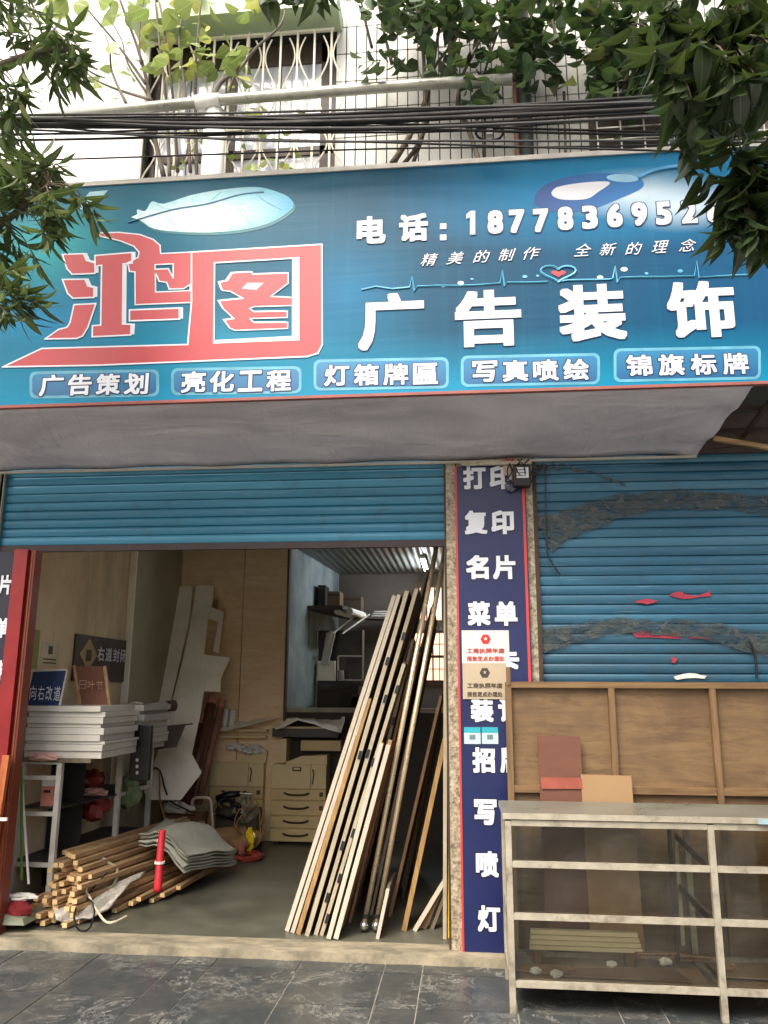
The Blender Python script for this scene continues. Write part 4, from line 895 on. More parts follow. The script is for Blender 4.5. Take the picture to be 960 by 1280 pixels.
# tools and tangle in front of the left copier
t = thing('hand_truck', 'small hand truck with a pale looped tubular handle', 'hand truck', at(252, 1040, 2.9))
hp = [(242, 1036), (240, 1004), (244, 998), (252, 997), (260, 998), (264, 1004), (266, 1036)]
MB().tube(cr([at(x, y, 2.9) for x, y in hp], 4), .016, 8).build('handle', mat('pale_tube', (206, 192, 172), .4), t, smooth=True)
c = at(255, 1045, 2.9); MB().box(c.x-.16, c.x+.12, 2.8, 3.0, .02, .05).build('plate', M_rust, t)
t = thing('kraft_roll', 'thick kraft paper roll lying on the floor before the left photocopier', 'paper roll', at(270, 1048, 2.7))
a, b = at(252, 1042, 2.75), at(305, 1030, 3.05); a.z = b.z = .13; MB().tube([a, b], .115, 18).build('roll', M_kraft, t, smooth=False); dn = (a-b).normalized()
MB().tube([a+dn*.001, a+dn*.004], .1, 18).build('end_face', mat('kraft_end', (196, 160, 110), .7), t); MB().tube([a+dn*.005, a+dn*.007], .03, 12).build('core_hole', M_black, t)
t = thing('second_kraft_roll', 'shorter kraft roll tucked right of the thick kraft roll', 'paper roll', at(300, 1040, 2.9))
a, b = at(290, 1046, 2.6), at(322, 1030, 2.9); a.z = .1; b.z = .16; MB().tube([a, b], .07, 14).build('roll', M_kraft, t)
t = thing('power_tool', 'black power tool with cables lying on the heap before the copier', 'power tool', at(290, 1000, 3.1))
a, b = at(272, 1000, 3.1), at(300, 992, 3.1); MB().tube([a, (a+b)/2+V((0, 0, .02)), b], .05, 10, .03).build('body', M_black, t, smooth=True)
MB().tube([b, at(316, 993, 3.1)], .014, 8).build('chuck', M_steel, t); c = at(290, 1002, 3.1); MB().bar(c+V((0, 0, .03)), c+V((.03, 0, -.14)), .05, .04).build('grip', M_black, t)
t = thing('toolbox', 'low dark crate of tools beneath the black power tool', 'crate', at(290, 1020, 3.1))
a, b = at(272, 1005, 3.1), at(322, 1030, 3.1); MB().box(a.x, b.x, 3.05, 3.3, 0, a.z-.05).build('crate', mat('dark_crate', (62, 54, 42), .6), t)
def loops(name, label, cx, cy, Y, rx, rz, n, m, r=.008, cat='cable', flat=False):
    pts = []; c = at(cx, cy, Y)
    for k in range(n*10+1):
        a = 2*math.pi*k/10; j = 1+.25*math.sin(k*1.7)+random.uniform(-.08, .08)
        if flat: pts.append((c.x+rx*j*math.cos(a), c.y+rx*.8*j*math.sin(a), max(r+.002, .012+.006*(k//10)+random.uniform(0, .01))))
        else: pts.append((c.x+rx*j*math.cos(a), c.y+random.uniform(-.05, .05), max(r, c.z+rz*j*math.sin(a))))
    tag(MB().tube(cr(pts, 3), r, 5).build(name, m, org=(c.x, c.y, 0)), label, cat)
loops('cable', 'tangle of black cable on the heap before the left photocopier', 285, 1012, 2.98, .12, .09, 3, M_black)
loops('cable', 'pale looped cable hanging over the heap beside the kraft roll', 312, 1030, 2.85, .13, .2, 2, M_kraft, .007)
loops('hose', 'coil of reddish hose on the floor right of the kraft roll', 303, 1066, 2.6, .17, 0, 5, mat('red_hose', (150, 62, 48), .4), .014, 'hose', True)
crumple('yellow_film', 'shiny bright yellow plastic wrapping glinting by the red hose', 'plastic wrap', at(312, 1050, 2.75), .07, (.7, .5, 1.5), mat('bright_yellow_film', (236, 206, 24), .25), .35)
crumple('clear_bag', 'crumpled clear grey bag right of the black power tool', 'plastic bag', at(306, 1012, 3.05), .11, (1.1, .6, 1.0), mat('smoky_film', (126, 124, 104), .25, var=.4, scale=14), .3)
crumple('pink_pouch', 'small pink pouch lying on the red hose', 'pouch', at(302, 1060, 2.55), .06, (.6, .6, 1.2), mat('dusty_pink', (170, 106, 96), .5), .15)
t = thing('carton', 'low brown carton between the folded sheet and the brown rolls', 'carton', at(225, 1038, 2.6))
a, b = at(205, 1019, 2.6), at(245, 1045, 2.6); MB().box(a.x, b.x, 2.6, 2.95, 0, a.z).build('box', mat('brown_carton', (110, 84, 56), .75), t); MB().slab([(a.x, 2.6, a.z+.001), (b.x, 2.6, a.z+.001), (b.x+.02, 2.5, a.z+.03), (a.x+.01, 2.5, a.z+.04)], (0, 0, .004)).build('flap', M_kraft, t)
crumple('white_bag', 'crumpled white plastic bag resting on the brown carton', 'plastic bag', at(222, 1010, 2.75), .09, (1.7, .8, .6), mat('white_film', (210, 206, 194), .3), .35)
bc = MB().tube(cr([at(165, 972, 2.4), at(196, 960, 2.4), at(206, 985, 2.45), at(214, 1002, 2.5), at(240, 1016, 2.6), at(246, 1030, 2.7)], 5), .009, 6); tag(bc.build('cable', M_black, org=at(200, 960, 2.4)), 'black cable draped over the white card toward the carton', 'cable')
bc = MB().tube(cr([at(180, 968, 2.35), at(198, 963, 2.38), at(200, 1000, 2.4), at(207, 1026, 2.4)], 5), .008, 6); tag(bc.build('cable', M_kraft, org=at(200, 960, 2.4)), 'pale cord hanging down beside the black draped cable', 'cable')

# bundle of battens on the floor
bt = thing('batten_bundle', 'tied bundle of light timber battens lying in the doorway', 'timber bundle', (-2.9, .9, 0))
M_b1 = wood('batten_timber', (184, 154, 114), (140, 110, 76), axis=1, scale=4); M_b2 = wood('paler_batten_timber', (214, 178, 128), (176, 134, 86), axis=1, scale=4); M_be = mat('cut_end_grain', (226, 194, 142), .7, var=.1, scale=20)
cnt = 0
for lay in range(10):
    for k in range(8):
        if lay >= 7 and k > 12-lay: continue
        z = .026+lay*.0435+random.uniform(-.006, .006); y0 = .15+lay*.03+random.uniform(-.02, .16)
        a = V((-3.13+.043*k+random.uniform(-.008, .008)+.005*lay, y0, z)); L = random.uniform(1.7, 2.1)
        b = V((-2.84+.058*k+random.uniform(-.04, .04), y0+L*.96, .04+z*.85+random.uniform(-.015, .02)))
        d = (b-a).normalized(); mm = M_b1 if random.random() < .7 else M_b2
        o = MB().bar(a, b, .032, .04).build('batten', mm, bt)
        MB().bar(a-d*.002, a+d*.0005, .0315, .0395).build('cut_end', M_be, o)
for k in range(9):
    a = V((-2.80+.055*k+random.uniform(-.02, .02), .28+.1*k+random.uniform(-.05, .05), .022+.022*(k % 3))); b = V((-2.5+.035*k, 1.75+.05*k, .05+.03*(k % 3)))
    o = MB().bar(a, b, .03, .04).build('batten', M_b1, bt); d = (b-a).normalized(); MB().bar(a-d*.002, a+d*.0005, .0295, .0395).build('cut_end', M_be, o)
for (pts, r, m) in [([(80, 1080), (86, 1100), (95, 1125), (93, 1150), (100, 1163), (112, 1160), (118, 1140), (114, 1126), (100, 1120)], .007, M_black),
                    ([(100, 1105), (110, 1118), (120, 1136), (132, 1152), (144, 1152), (158, 1145)], .008, mat('white_cord', (206, 196, 170), .6)),
                    ([(108, 1120), (120, 1106), (134, 1090)], .006, M_black)]:
    MB().tube(cr([at(x, y, .12+.55*(1160-y)/90 if y < 1150 else .1) for x, y in pts], 5), r, 6).build('tie_cord', m, bt)
t = thing('strap_grip', 'white plastic strap grip resting on the batten bundle', 'strap', at(118, 1070, .75))
MB().bar(at(105, 1066, .8), at(134, 1079, .75), .05, .03).build('grip', M_paper, t, bevel=.008)
MB().tube(cr([at(134, 1078, .75), at(146, 1086, .72), at(143, 1104, .66), at(136, 1110, .6), at(118, 1104, .6), at(132, 1088, .68)], 4), .014, 6).build('strap_loop', mat('sage_strap', (140, 142, 106), .6), t)
def drape(name, label, cat, corners, m, amp, nu=26, nv=14, seed=1):
    random.seed(seed); ph = [random.uniform(0, 6) for _ in range(6)]; P = [V(p) for p in corners]; mb = MB()
    def fn(u, v):
        p = P[0].lerp(P[1], u).lerp(P[3].lerp(P[2], u), v); h = amp*(math.sin(u*9+ph[0]+v*3)+.6*math.sin(v*14+ph[1]+u*4)+.4*math.sin((u+v)*19+ph[2])); return p+V((0, -.3*h, h))
    mb.grid(fn, nu, nv); return tag(mb.build(name, m, org=P[0], smooth=True, solid=.012), label, cat)
drape('plastic_sheet', 'translucent white plastic wrap lying over the battens', 'plastic sheet', [at(68, 1140, .2), at(70, 1150, .15), at(125, 1146, .35), at(182, 1086, .95)], mat('milky_film', (190, 186, 174), .3, var=.2, scale=14, bump=.6, bd=.02), .014, 40, 18, seed=3)
# folded grey tarpaulin: several layers with rolled edge
tp = thing('folded_tarp', 'folded pale grey tarpaulin slumped over the battens onto the floor', 'tarpaulin', (-2.4, 1.6, 0))
M_tarp = mat('pale_tarp', (158, 160, 146), .55, var=.12, scale=5, bump=.4, bd=.02)
def folded(P0, P1, Q0, Q1, nl, hh, seed):
    """one long sheet folded back and forth, lengthwise from edge P (front) to edge Q (back)"""
    random.seed(seed); prof = []
    for l in range(nl):
        a, b = (0, 1) if l % 2 == 0 else (1, 0); ia = random.uniform(.0, .10); ib = random.uniform(.0, .10)
        for k in range(9):
            f = k/8; u = a+(b-a)*f; u = ia+(1-ia-ib)*u; prof.append((u, l*hh+.004*math.sin(f*6+l)))
        u = b*(1-ib)+ia*(1-b); prof.append((u+(.022 if b else -.022), (l+.5)*hh))
    n = len(prof); NL = 22; mb = MB(); vs = []
    for j in range(NL+1):
        t_ = j/NL
        for i, (u, h) in enumerate(prof):
            p = P0.lerp(P1, u).lerp(Q0.lerp(Q1, u), t_); sag = .012*math.sin(t_*9+u*5)+.006*math.sin(t_*21+u*13)
            vs.append(p+V((0, 0, h*(1-.35*t_)+sag+.10*math.sin(t_*math.pi)**2)))
    mb.add(vs, [(j*n+i, j*n+i+1, (j+1)*n+i+1, (j+1)*n+i) for j in range(NL) for i in range(n-1)]); return mb
P0, P1 = at(228, 1093, 1.0), at(296, 1078, 1.9); Q0, Q1 = at(172, 1058, .95), at(208, 1036, 1.7)
folded(P0, P1, Q0, Q1, 6, .024, 4).build('folded_sheet', M_tarp, tp, smooth=True, solid=.007)
t = thing('red_roll', 'slim red cloth roll standing upright against the battens', 'cloth roll', at(198, 1112, .55))
MB().tube(cr([at(197, 1115, .55), at(199, 1087, .6), at(201, 1060, .66), at(203, 1038, .7)], 4), .032, 10, .026).build('roll', mat('bright_red_cloth', (176, 22, 38), .65, var=.15), t, smooth=True)
a = at(199.5, 1078, .615); MB().tube([a-V((0, 0, .008)), a+V((0, 0, .008))], .04, 10).build('tie', M_paper, t)
# left doorway clutter
M_osl = wood('orange_timber', (186, 104, 52), (140, 70, 34))
for k, (a, b, wd, m, lb) in enumerate([((20, 932, -.02), (-8, 1110, -.08), .045, M_osl, 'orange timber length leaning on the red post, nearest the wall'), ((9, 944, -.12), (-16, 1110, -.18), .05, M_osl, 'left orange timber length leaning beside the red post'), ((27, 958, .22), (27, 1100, .2), .016, mat('green_stick', (96, 132, 60), .5), 'thin green stick standing behind the red post'), ((27, 975, .25), (36, 1105, .2), .014, M_paper, 'thin white rod standing right of the green stick')]):
    p, q_ = at(*b), at(*a); t = MB().bar(p, q_, wd, wd*.7); tag(t.build('timber_length' if k < 2 else 'thin_rod', m, org=p), lb, 'timber' if k < 2 else 'rod')
t = tag(MB().bar(at(-4, 1024, -.2), at(9, 1024, -.2), .02, .012).build('tape_band', M_paper, org=at(0, 1024, -.2)), 'white tape band round the orange timber at the left edge', 'tape')
crumple('red_bag', 'small dark red cloth bundle at the foot of the battens', 'cloth bundle', at(22, 1138, .1)+V((0, 0, .0)), .09, (1.1, .8, .8), mat('deep_red_cloth', (124, 22, 28), .7), .1)
crumple('white_rag', 'pale rag lying over the dark red bundle by the doorway', 'rag', at(26, 1121, .14), .06, (1.8, 1, .35), M_paper, .3)
t = MB().slab([at(-10, 1140, -.0), at(28, 1148, .02), at(30, 1157, .0), at(-10, 1156, -.02)], (0, .3, .0)).build('grey_pad', mat('grey_green_pad', (120, 124, 104), .7), org=at(0, 1150, 0)); tag(t, 'flat grey green pad on the floor at the left edge of the doorway', 'pad')

# leaning boards, poles and frames on the right
M_cream = mat('cream_edge', (172, 162, 138), .6, var=.16, scale=6, dirt=(120, 98, 66), dirtamt=.5); M_wht = mat('white_edge', (190, 182, 164), .55, var=.1, scale=6, dirt=(150, 136, 110), dirtamt=.4)
M_dkface = wood('dark_back_face', (112, 88, 66), (84, 66, 50)); M_brf = wood('brown_face', (172, 138, 104), (136, 104, 76)); M_yel = wood('yellow_pine', (170, 138, 88), (132, 102, 60), scale=5)
def leaner(label, b, t_, w_, dep, edge, face, dY=.12, cat='board', tabs=(), name='leaning_board', yshift=0):
    B = atz(b[0], b[1], 0.0); B.y += yshift; B = at(b[0], b[1], B.y); w_ *= 1.15; T = at(t_[0], t_[1], B.y+dY); th = thing(name, label, cat, B, 'boards and frames leaning in the doorway')
    o = MB().bar(B, T, w_, .04, side=(0, 1, 0)).build('front_edge', edge, th)
    if dep:
        off = V((0, .022, 0)); MB().bar(B+off+V((0, dep/2, 0)), T+off+V((0, dep/2, 0)), w_*.8, dep, side=(0, 1, 0)).build('face_panel', face, th)
    d = T-B
    for f, s_ in tabs:
        c = B+d*f; sd = -1 if s_ < 0 else 1
        MB().bar(c+V((sd*w_*.25, -.022, 0))-d.normalized()*.03, c+V((sd*w_*.25, -.022, 0))+d.normalized()*.03, w_*.9, .012, side=(0, 1, 0)).build('black_corner', M_black, th)
    return th
leaner('leftmost long white edged board leaning in the doorway', (359, 1163), (493, 745), .026, .35, M_wht, M_brf)
leaner('second long white edged board from the left, close beside the first', (366, 1165), (499, 744), .024, .4, M_wht, M_dkface)
leaner('yellowish pine board with old tape, third from the left', (373, 1167), (462, 873), .028, .2, M_yel, M_dkface)
leaner('long cream board reaching higher than the white pair', (384, 1169), (509, 739), .026, .5, M_cream, M_dkface, tabs=((.5, 1), (.78, 1)))
leaner('cream framed board with black corner tabs, fifth from the left', (395, 1168), (521, 736), .024, .5, M_cream, M_dkface, tabs=((.1, 1), (.24, 1), (.5, -1), (.66, 1), (.85, 1)))
leaner('narrow cream board with black patches below the tall poles', (402, 1169), (505, 830), .022, .5, M_cream, M_dkface, tabs=((.06, 1), (.2, 1), (.36, 1), (.62, -1), (.9, 1)))
leaner('short white edged board standing in front of the cream ones', (411, 1173), (477, 929), .026, .1, M_wht, M_brf, yshift=-.03)
leaner('pinkish white board with broad brown face, mid group', (420, 1173), (486, 931), .028, .75, M_wht, M_brf, yshift=-.03)
leaner('cream board with notched top right of the long cream one', (420, 1150), (534, 712), .022, .4, M_cream, M_dkface, yshift=.3, tabs=((.6, 1), (.7, 1), (.8, -1)))
leaner('wide dark panel standing behind the two bright poles', (440, 1150), (540, 760), .02, 1.3, M_dkface, M_dkface, yshift=.2)
leaner('lower dark brown panel leaning against the right wall', (500, 1140), (548, 900), .02, 1.1, M_dkface, M_dkface, yshift=.4)
leaner('short white edged board with grey face at the foot of the poles', (472, 1173), (485, 1111), .02, .6, M_wht, mat('grey_face', (104, 96, 84), .6), dY=.02)
leaner('light timber length leaning right of the bright poles', (505, 1163), (556, 924), .03, .25, M_yel, M_brf, dY=.05)
leaner('low white stick propped against the right wall', (518, 1163), (556, 1100), .024, 0, M_wht, M_dkface, dY=.02)
leaner('small brown offcut stick beside the low white stick', (530, 1160), (551, 1112), .026, 0, M_brf, M_dkface, dY=.0)
leaner('smaller grey offcut stick nearest the right wall', (540, 1161), (556, 1118), .02, 0, mat('grey_offcut', (110, 96, 80), .7), M_dkface, dY=.0)
leaner('tall thin cream strip standing upright by the pillar', (556, 1173), (557, 676), .022, .1, M_cream, M_cream, dY=.0)
leaner('slim white stick at middle height in front of the window', (520, 905), (546, 840), .02, .0, M_wht, M_cream, dY=.0) if 0 else None
leaner('thin cream board rising behind the short white edged pair', (428, 1160), (516, 800), .02, .5, M_cream, M_brf, yshift=.1, tabs=((.4, 1), (.7, 1)))
leaner('brown faced board between the short pair and the poles', (436, 1158), (510, 850), .016, .9, M_brf, M_brf, yshift=.12)
leaner('grey edged board rising between the two steel poles', (463, 1150), (540, 780), .018, .8, mat('grey_edge', (150, 142, 126), .6), M_dkface, yshift=.15)
leaner('dim brown board just right of the second steel pole', (486, 1152), (551, 870), .02, .9, M_brf, M_dkface, yshift=.15)
ys = MB().bar(at(561, 1172, .04), at(562, 880, .04), .012, .02); tag(ys.build('yellow_strip', mat('yellow_plastic_strip', (190, 160, 40), .5), org=at(561, 1172, .04)), 'thin yellow strip standing against the granite pillar', 'strip')
for k, (b, t_, lb) in enumerate([((455, 1157), (547, 676), 'left shiny steel pole with ball foot'), ((470, 1157), (557, 684), 'right shiny steel pole with ball foot')]):
    B = atz(b[0], b[1], .03); B.y -= .06; B = at(b[0], b[1], B.y); T = at(t_[0], t_[1], B.y+.1); th = thing('steel_pole', lb, 'pole', B, 'steel poles leaning in the doorway')
    MB().tube([B, T], .019, 12).build('tube', mat('warm_steel', (226, 208, 176), .25, .6, var=.1, scale=6), th, smooth=True); MB().ball(B, .032, n=8).build('ball_foot', M_steel, th, smooth=True)
    d = (T-B).normalized(); MB().tube([B+d*.05, B+d*.075], .026, 10).build('ferrule', M_black, th)

# rear room: shelf, window, desk things
t = thing('barred_window', 'dim glowing barred window in the back wall of the rear room', 'window', at(535, 850, 6.08))
a, b = at(508, 790, 6.08), at(556, 852, 6.08); WXa, WXb, za, zb = a.x, -.08, b.z, a.z
M_glow = emis('daylight_glow_pane', (255, 206, 172), .7)  # panes emit a warm glow standing in for daylight behind them
for i in range(4):
    for j in range(2):
        x0 = WXa+(WXb-WXa)*i/4; z0 = za+(zb-za)*j/2; MB().box(x0+.012, x0+(WXb-WXa)/4-.012, 6.07, 6.08, z0+.02, z0+(zb-za)/2-.02).build('pane', M_glow, t)
for i in range(9): x = WXa+(WXb-WXa)*i/8; MB().bar((x, 6.04, za), (x, 6.04, zb), .012).build('bar', M_rust, t)
for j in range(5): z = za+(zb-za)*j/4; MB().bar((WXa, 6.055, z), (WXb, 6.055, z), .012 if j % 2 else .03).build('frame_rail', M_rust, t)
t = thing('upper_vent_window', 'small high glowing window above the barred one', 'window', at(535, 745, 6.08))
a, b = at(524, 735, 6.08), at(553, 775, 6.08); MB().box(a.x, b.x, 6.06, 6.08, b.z, a.z).build('pane', M_glow, t)
for i in range(4): x = a.x+(b.x-a.x)*i/3; MB().bar((x, 6.04, b.z), (x, 6.04, a.z), .02).build('bar', M_rust, t)
sh = thing('wall_shelf', 'dark bracketed shelf on the blue grey wall of the rear room', 'shelf', at(400, 765, 4.6))
a, b = at(380, 757, 4.4), at(446, 770, 5.8); MB().slab([a, (a.x+.5, 4.4, a.z), (b.x+.25, 5.8, a.z), (b.x-.2, 5.8, a.z)], (0, 0, -.05)).build('plank', mat('dark_plank', (58, 50, 42), .6), sh)
MB().bar(a+V((.03, .1, 0)), a+V((.03, .1, -.5)), .05).build('bracket', mat('dark_plank', (58, 50, 42), .6), sh)
for k, (x, y, Y, w_, h_, c, lb, nm) in enumerate([(412, 738, 4.9, .28, .24, (112, 92, 72), 'brown carton on the dark shelf in the rear room', 'carton'), (402, 738, 4.7, .1, .3, (40, 38, 36), 'small black box beside the carton on the shelf', 'box'), (438, 745, 5.3, .3, .22, (96, 84, 70), 'second dim carton farther along the dark shelf', 'carton')]):
    p = at(x, y, Y); t = thing(nm, lb, nm, (p.x, Y, a.z)); MB().box(p.x-w_/2, p.x+w_/2, Y, Y+.3, a.z+.001, a.z+h_).build('box', mat('box_%d' % k, c, .7), t); MB().box(p.x-w_/2+.01, p.x+w_/2-.01, Y-.002, Y-.0005, a.z+h_-.06, a.z+h_-.03).build('tape', M_gi, t)
for x, y, lb in ((422, 764, 'left white paper roll end on the dark shelf'), (437, 764, 'right white paper roll end on the dark shelf')):
    p = at(x, y, 4.5); t = MB().tube([p, p+V((.1, .6, 0))], .045, 12); tag(t.build('paper_roll', M_paper, org=p), lb, 'paper roll')
for k in range(4):
    p = at(480, 764+k*2.6, 5.6); t = MB().box(p.x-.14-.02*k, p.x+.22, 5.6, 5.9, p.z-.012, p.z+.006); tag(t.build('paper_pack', M_paper, org=p), 'white paper pack in the flat pile on the back wall shelf', 'paper pack', 'paper packs on the back wall shelf')
tag(MB().bar(at(440, 772, 5.4), at(505, 775, 5.9), .3, .03, side=(0, 0, 1)).build('back_shelf', mat('dark_plank', (58, 50, 42), .6), org=at(440, 772, 5.4)), 'dark plank shelf on the back wall under the paper pile', 'shelf')
for p, q_, lb in (((416, 792, 4.6), (446, 768, 5.0), 'upper white pole of the folded stand in the rear room'), ((428, 792, 4.6), (462, 768, 5.2), 'lower white pole of the folded stand in the rear room')):
    tag(MB().tube([at(*p), at(*q_)], .012, 6).build('thin_pole', M_wm, org=at(*p)), lb, 'pole')
drape('white_cloth', 'long white cloth hanging down beside the window frame in the rear room', 'cloth', [at(408, 790, 4.7), at(420, 788, 4.7), at(411, 832, 4.7), at(401, 832, 4.7)], M_paper, .008, 8, 10, 5)
t = thing('panel_frame', 'tall dark panel framed in white metal in the rear room', 'frame', at(430, 890, 4.9))
a, b = at(397, 788, 4.9), at(453, 888, 4.9); xm = at(423, 800, 4.9).x; zm = at(440, 820, 4.9).z; zl = at(440, 850, 4.9).z
MB().box(a.x, b.x, 4.93, 4.95, b.z, a.z).build('panel', mat('near_black_panel', (28, 26, 24), .4), t)
for p, q_ in (((a.x, b.z), (a.x, a.z)), ((b.x, zl), (b.x, a.z)), ((xm, zl), (xm, zm)), ((xm, zm), (b.x, zm)), ((xm, zl), (b.x, zl))): MB().bar((p[0], 4.91, p[1]), (q_[0], 4.91, q_[1]), .022).build('frame_bar', M_wm, t)
t = thing('white_tray_box', 'pale box with a lower lip beneath the hanging cloth', 'box', at(408, 850, 4.8)); a, b = at(397, 826, 4.8), at(418, 851, 4.8)
MB().box(a.x, b.x, 4.8, 4.9, b.z, a.z).build('box', M_cardb, t); MB().box(a.x-.01, b.x+.01, 4.77, 4.8, b.z, b.z+.05).build('lip', M_cardb, t)
tag(MB().tube([at(426, 850, 4.8), at(426, 838, 4.8)], .05, 12, .04).build('jar', mat('pale_jar', (150, 146, 136), .4), org=at(426, 850, 4.8)), 'small pale jar beside the pale box in the rear room', 'jar')
for k, (x0, x1, y0, y1, c) in enumerate([(400, 425, 862, 884, (58, 44, 32)), (426, 448, 858, 884, (44, 40, 36)), (440, 470, 868, 884, (96, 80, 54))]):
    a, b = at(x0, y0, 4.4), at(x1, y1, 4.4); t = thing('storage_box', ['dark brown storage box, left on the rear counter', 'charcoal storage box in the middle of the rear counter', 'tan storage box at the right of the rear counter'][k], 'box', (a.x, 4.4, b.z))
    MB().box(a.x, b.x, 4.4, 4.7, b.z, a.z).build('box', mat('stor_%d' % k, c, .7), t); MB().box(a.x-.004, b.x+.004, 4.396, 4.7, a.z-.03, a.z+.004).build('lid', mat('stor_%d' % k, c, .7), t)
t = MB().box(-1.9, -.3, 4.3, 4.95, at(420, 886, 4.4).z-.05, at(420, 886, 4.4).z); tag(t.build('rear_counter', mat('dim_counter', (80, 74, 64), .6), org=(-1.1, 4.6, 1.3)), 'dim counter top in the rear room behind the sill', 'counter')

# ============================================================ RIGHT SIDE: plywood, display case
pw = thing('plywood_panel', 'large framed plywood panel standing before the closed shutter', 'panel', (1.2, -.14, -.06))
MB().box(.285, 2.9, -.13, -.12, .02, 1.705).build('sheet', M_ply, pw)
M_bat = wood('honey_batten', (134, 106, 70), (98, 76, 48), axis=0); M_batv = wood('honey_batten_upright', (130, 102, 68), (94, 72, 46), axis=2)
MB().box(.262, 2.9, -.17, -.131, 1.665, 1.70).build('top_rail', M_bat, pw)
MB().box(.262, .302, -.172, -.131, -.06, 1.664).build('post', M_batv, pw)
for x in (.955, 1.60, 2.25): MB().box(x-.02, x+.02, -.170, -.131, .0, 1.664).build('stud', M_batv, pw)
for x0, x1 in ((.303, .933), (.976, 1.578), (1.621, 2.228), (2.271, 2.9)):
    MB().box(x0, x1, -.165, -.131, 1.0, 1.045).build('cross_rail', M_bat, pw)
MB().box(.27, .30, -.176, -.173, 1.68, 1.80).build('corner_stub', M_batv, pw)
def lsheet(label, x0, x1, ytop, m, Yt, Yb, bot=.11, second=None):
    a, b = at(x0, ytop, Yt), at(x1, ytop, Yt); t = thing('leaning_sheet', label, 'board', (a.x, Yb, bot))
    o = MB().slab([(a.x, Yb, bot), (b.x+.0, Yb, bot), (b.x, Yt, a.z), (a.x, Yt, a.z+.004)], (0, .012, 0)).build('sheet', m, t); return t, a, b
M_rb = mat('red_brown_board', (100, 62, 44), .55, var=.2, scale=3, stretch=(1, 1, 3)); M_tb = mat('tan_board', (146, 118, 82), .6, var=.1, scale=3)
t, a, b = lsheet('red brown board leaning on the plywood panel behind the display case', 672, 725, 920, M_rb, -.19, -.3, .0)
MB().slab([(a.x+.01, -.225, 1.03), (b.x-.004, -.225, 1.035), (b.x-.004, -.215, 1.1), (a.x+.01, -.215, 1.1)], (0, -.002, 0)).build('red_patch', mat('redder_patch', (138, 66, 50), .5), t)
lsheet('tan board leaning right of the red brown board', 726, 789, 969, M_tb, -.215, -.33, .0)
# display case
dc = thing('display_case', 'white framed aluminium and glass display case in front of the panel', 'display case', (1.3, -.8, -.06))
CX = [.225, 1.335, 2.445]; F0, F1 = -.83, -.30; bw = .034
for x in CX:
    for y in (F0, F1): MB().box(x-bw/2, x+bw/2, y-bw/2, y+bw/2, -.06, .925).build('post', M_alu, dc)
for z in (.915, .695, .425, .085):
    for i in range(2):
        a, b = CX[i]+bw/2+.001, CX[i+1]-bw/2-.001
        for y in (F0, F1):
            if y == F1 and z > .2 and z < .9: continue
            MB().box(a, b, y-.013, y+.013, z-.016, z+.016).build('rail', M_alu, dc)
    if z < .5 or z > .9:
        for x in CX: MB().box(x-.013, x+.013, F0+bw/2+.001, F1-bw/2-.001, z-.015, z+.015).build('side_rail', M_alu, dc)
MB().box(CX[0]-.03, CX[2]+.03, F0-.025, F0-.001-.02, .936, .968).build('top_trim', M_alu, dc)
MB().box(CX[0]-.03, CX[2]+.03, F0-.02, F1+.03, .936, .962).build('worktop', mat('grey_worktop', (112, 114, 104), .35, var=.2, scale=3, dirt=(104, 100, 84), dirtamt=.6), dc)
MB().box(CX[0], CX[2], F0+.02, F1-.02, .06, .075).build('base_shelf', mat('shelf_board_grey', (150, 136, 112), .6, var=.3), dc)
# inner slotted uprights with brackets
for x in (1.20, 1.235):
    MB().box(x-.011, x+.011, -.46, -.44, .2 if x > 1.21 else .1, .90).build('slotted_upright', M_alu if x > 1.21 else M_rust, dc)
for z in (.80, .52): MB().bar((1.235, -.46, z), (1.31, -.8, z-.10), .012, .03, side=(0, 0, 1)).build('shelf_bracket', M_rust, dc)
for i in range(2):
    a, b = CX[i]+bw/2+.003, CX[i+1]-bw/2-.003
    for z0, z1 in ((.713, .897), (.443, .677), (.103, .407)):
        MB().box(a, b, F0+.016, F0+.020, z0, z1).build('glass_pane', M_glass, dc)
MB().box(CX[0]-.002, CX[0]+.002, F0+.03, F1-.03, .105, .9).build('glass_pane', M_glass, dc)
MB().box(1.58, 1.66, F0-.047, F0-.0465, .938, .966).build('blue_sticker', mat('pale_blue_sticker', (150, 176, 184), .5), dc)
# slats and card inside the case
for k in range(4):
    a = MB().box(.35+.004*k, 1.0-.006*k, -.47+.01*k, -.43+.01*k, .155+.0255*k, .155+.0255*k+.022)
    tag(a.build('timber_strip', mat('pale_slat', (224, 212, 176), .6, var=.12, scale=8, stretch=(.5, 4, 4)), org=(.67, -.45, .155+.0255*k)), ['pale slat at the bottom of the small pile in the display case', 'pale slat second from the bottom of the pile in the display case', 'pale slat second from the top of the pile in the display case', 'pale slat on top of the small pile in the display case'][k], 'slat', 'slats piled in the display case')
tag(MB().box(.38, .42, -.5, -.4, .0765, .155).box(.9, .94, -.5, -.4, .0765, .155).build('slat_support', M_batv, org=(.66, -.45, .08)), 'two small wood blocks under the slat pile', 'wood block') if 0 else None
for k, (x, lb) in enumerate(((.4, 'left small wood block holding up the slat pile'), (.92, 'right small wood block holding up the slat pile'))): tag(MB().box(x-.02, x+.02, -.5, -.4, .0765, .1545).build('wood_block', M_batv, org=(x, -.45, .08)), lb, 'wood block')
M_fc = mat('stained_card', (176, 148, 112), .8, var=.3, scale=5)
def flatcard(label, pts, z, m, lift=.02, th=.006):
    P = [V((x, y, z+lift*random.random())) for x, y in pts]; o = MB().slab(P, (0, 0, th)).build('cardboard_scrap', m, org=P[0]); tag(o, label, 'cardboard', 'cardboard scraps in the display case')
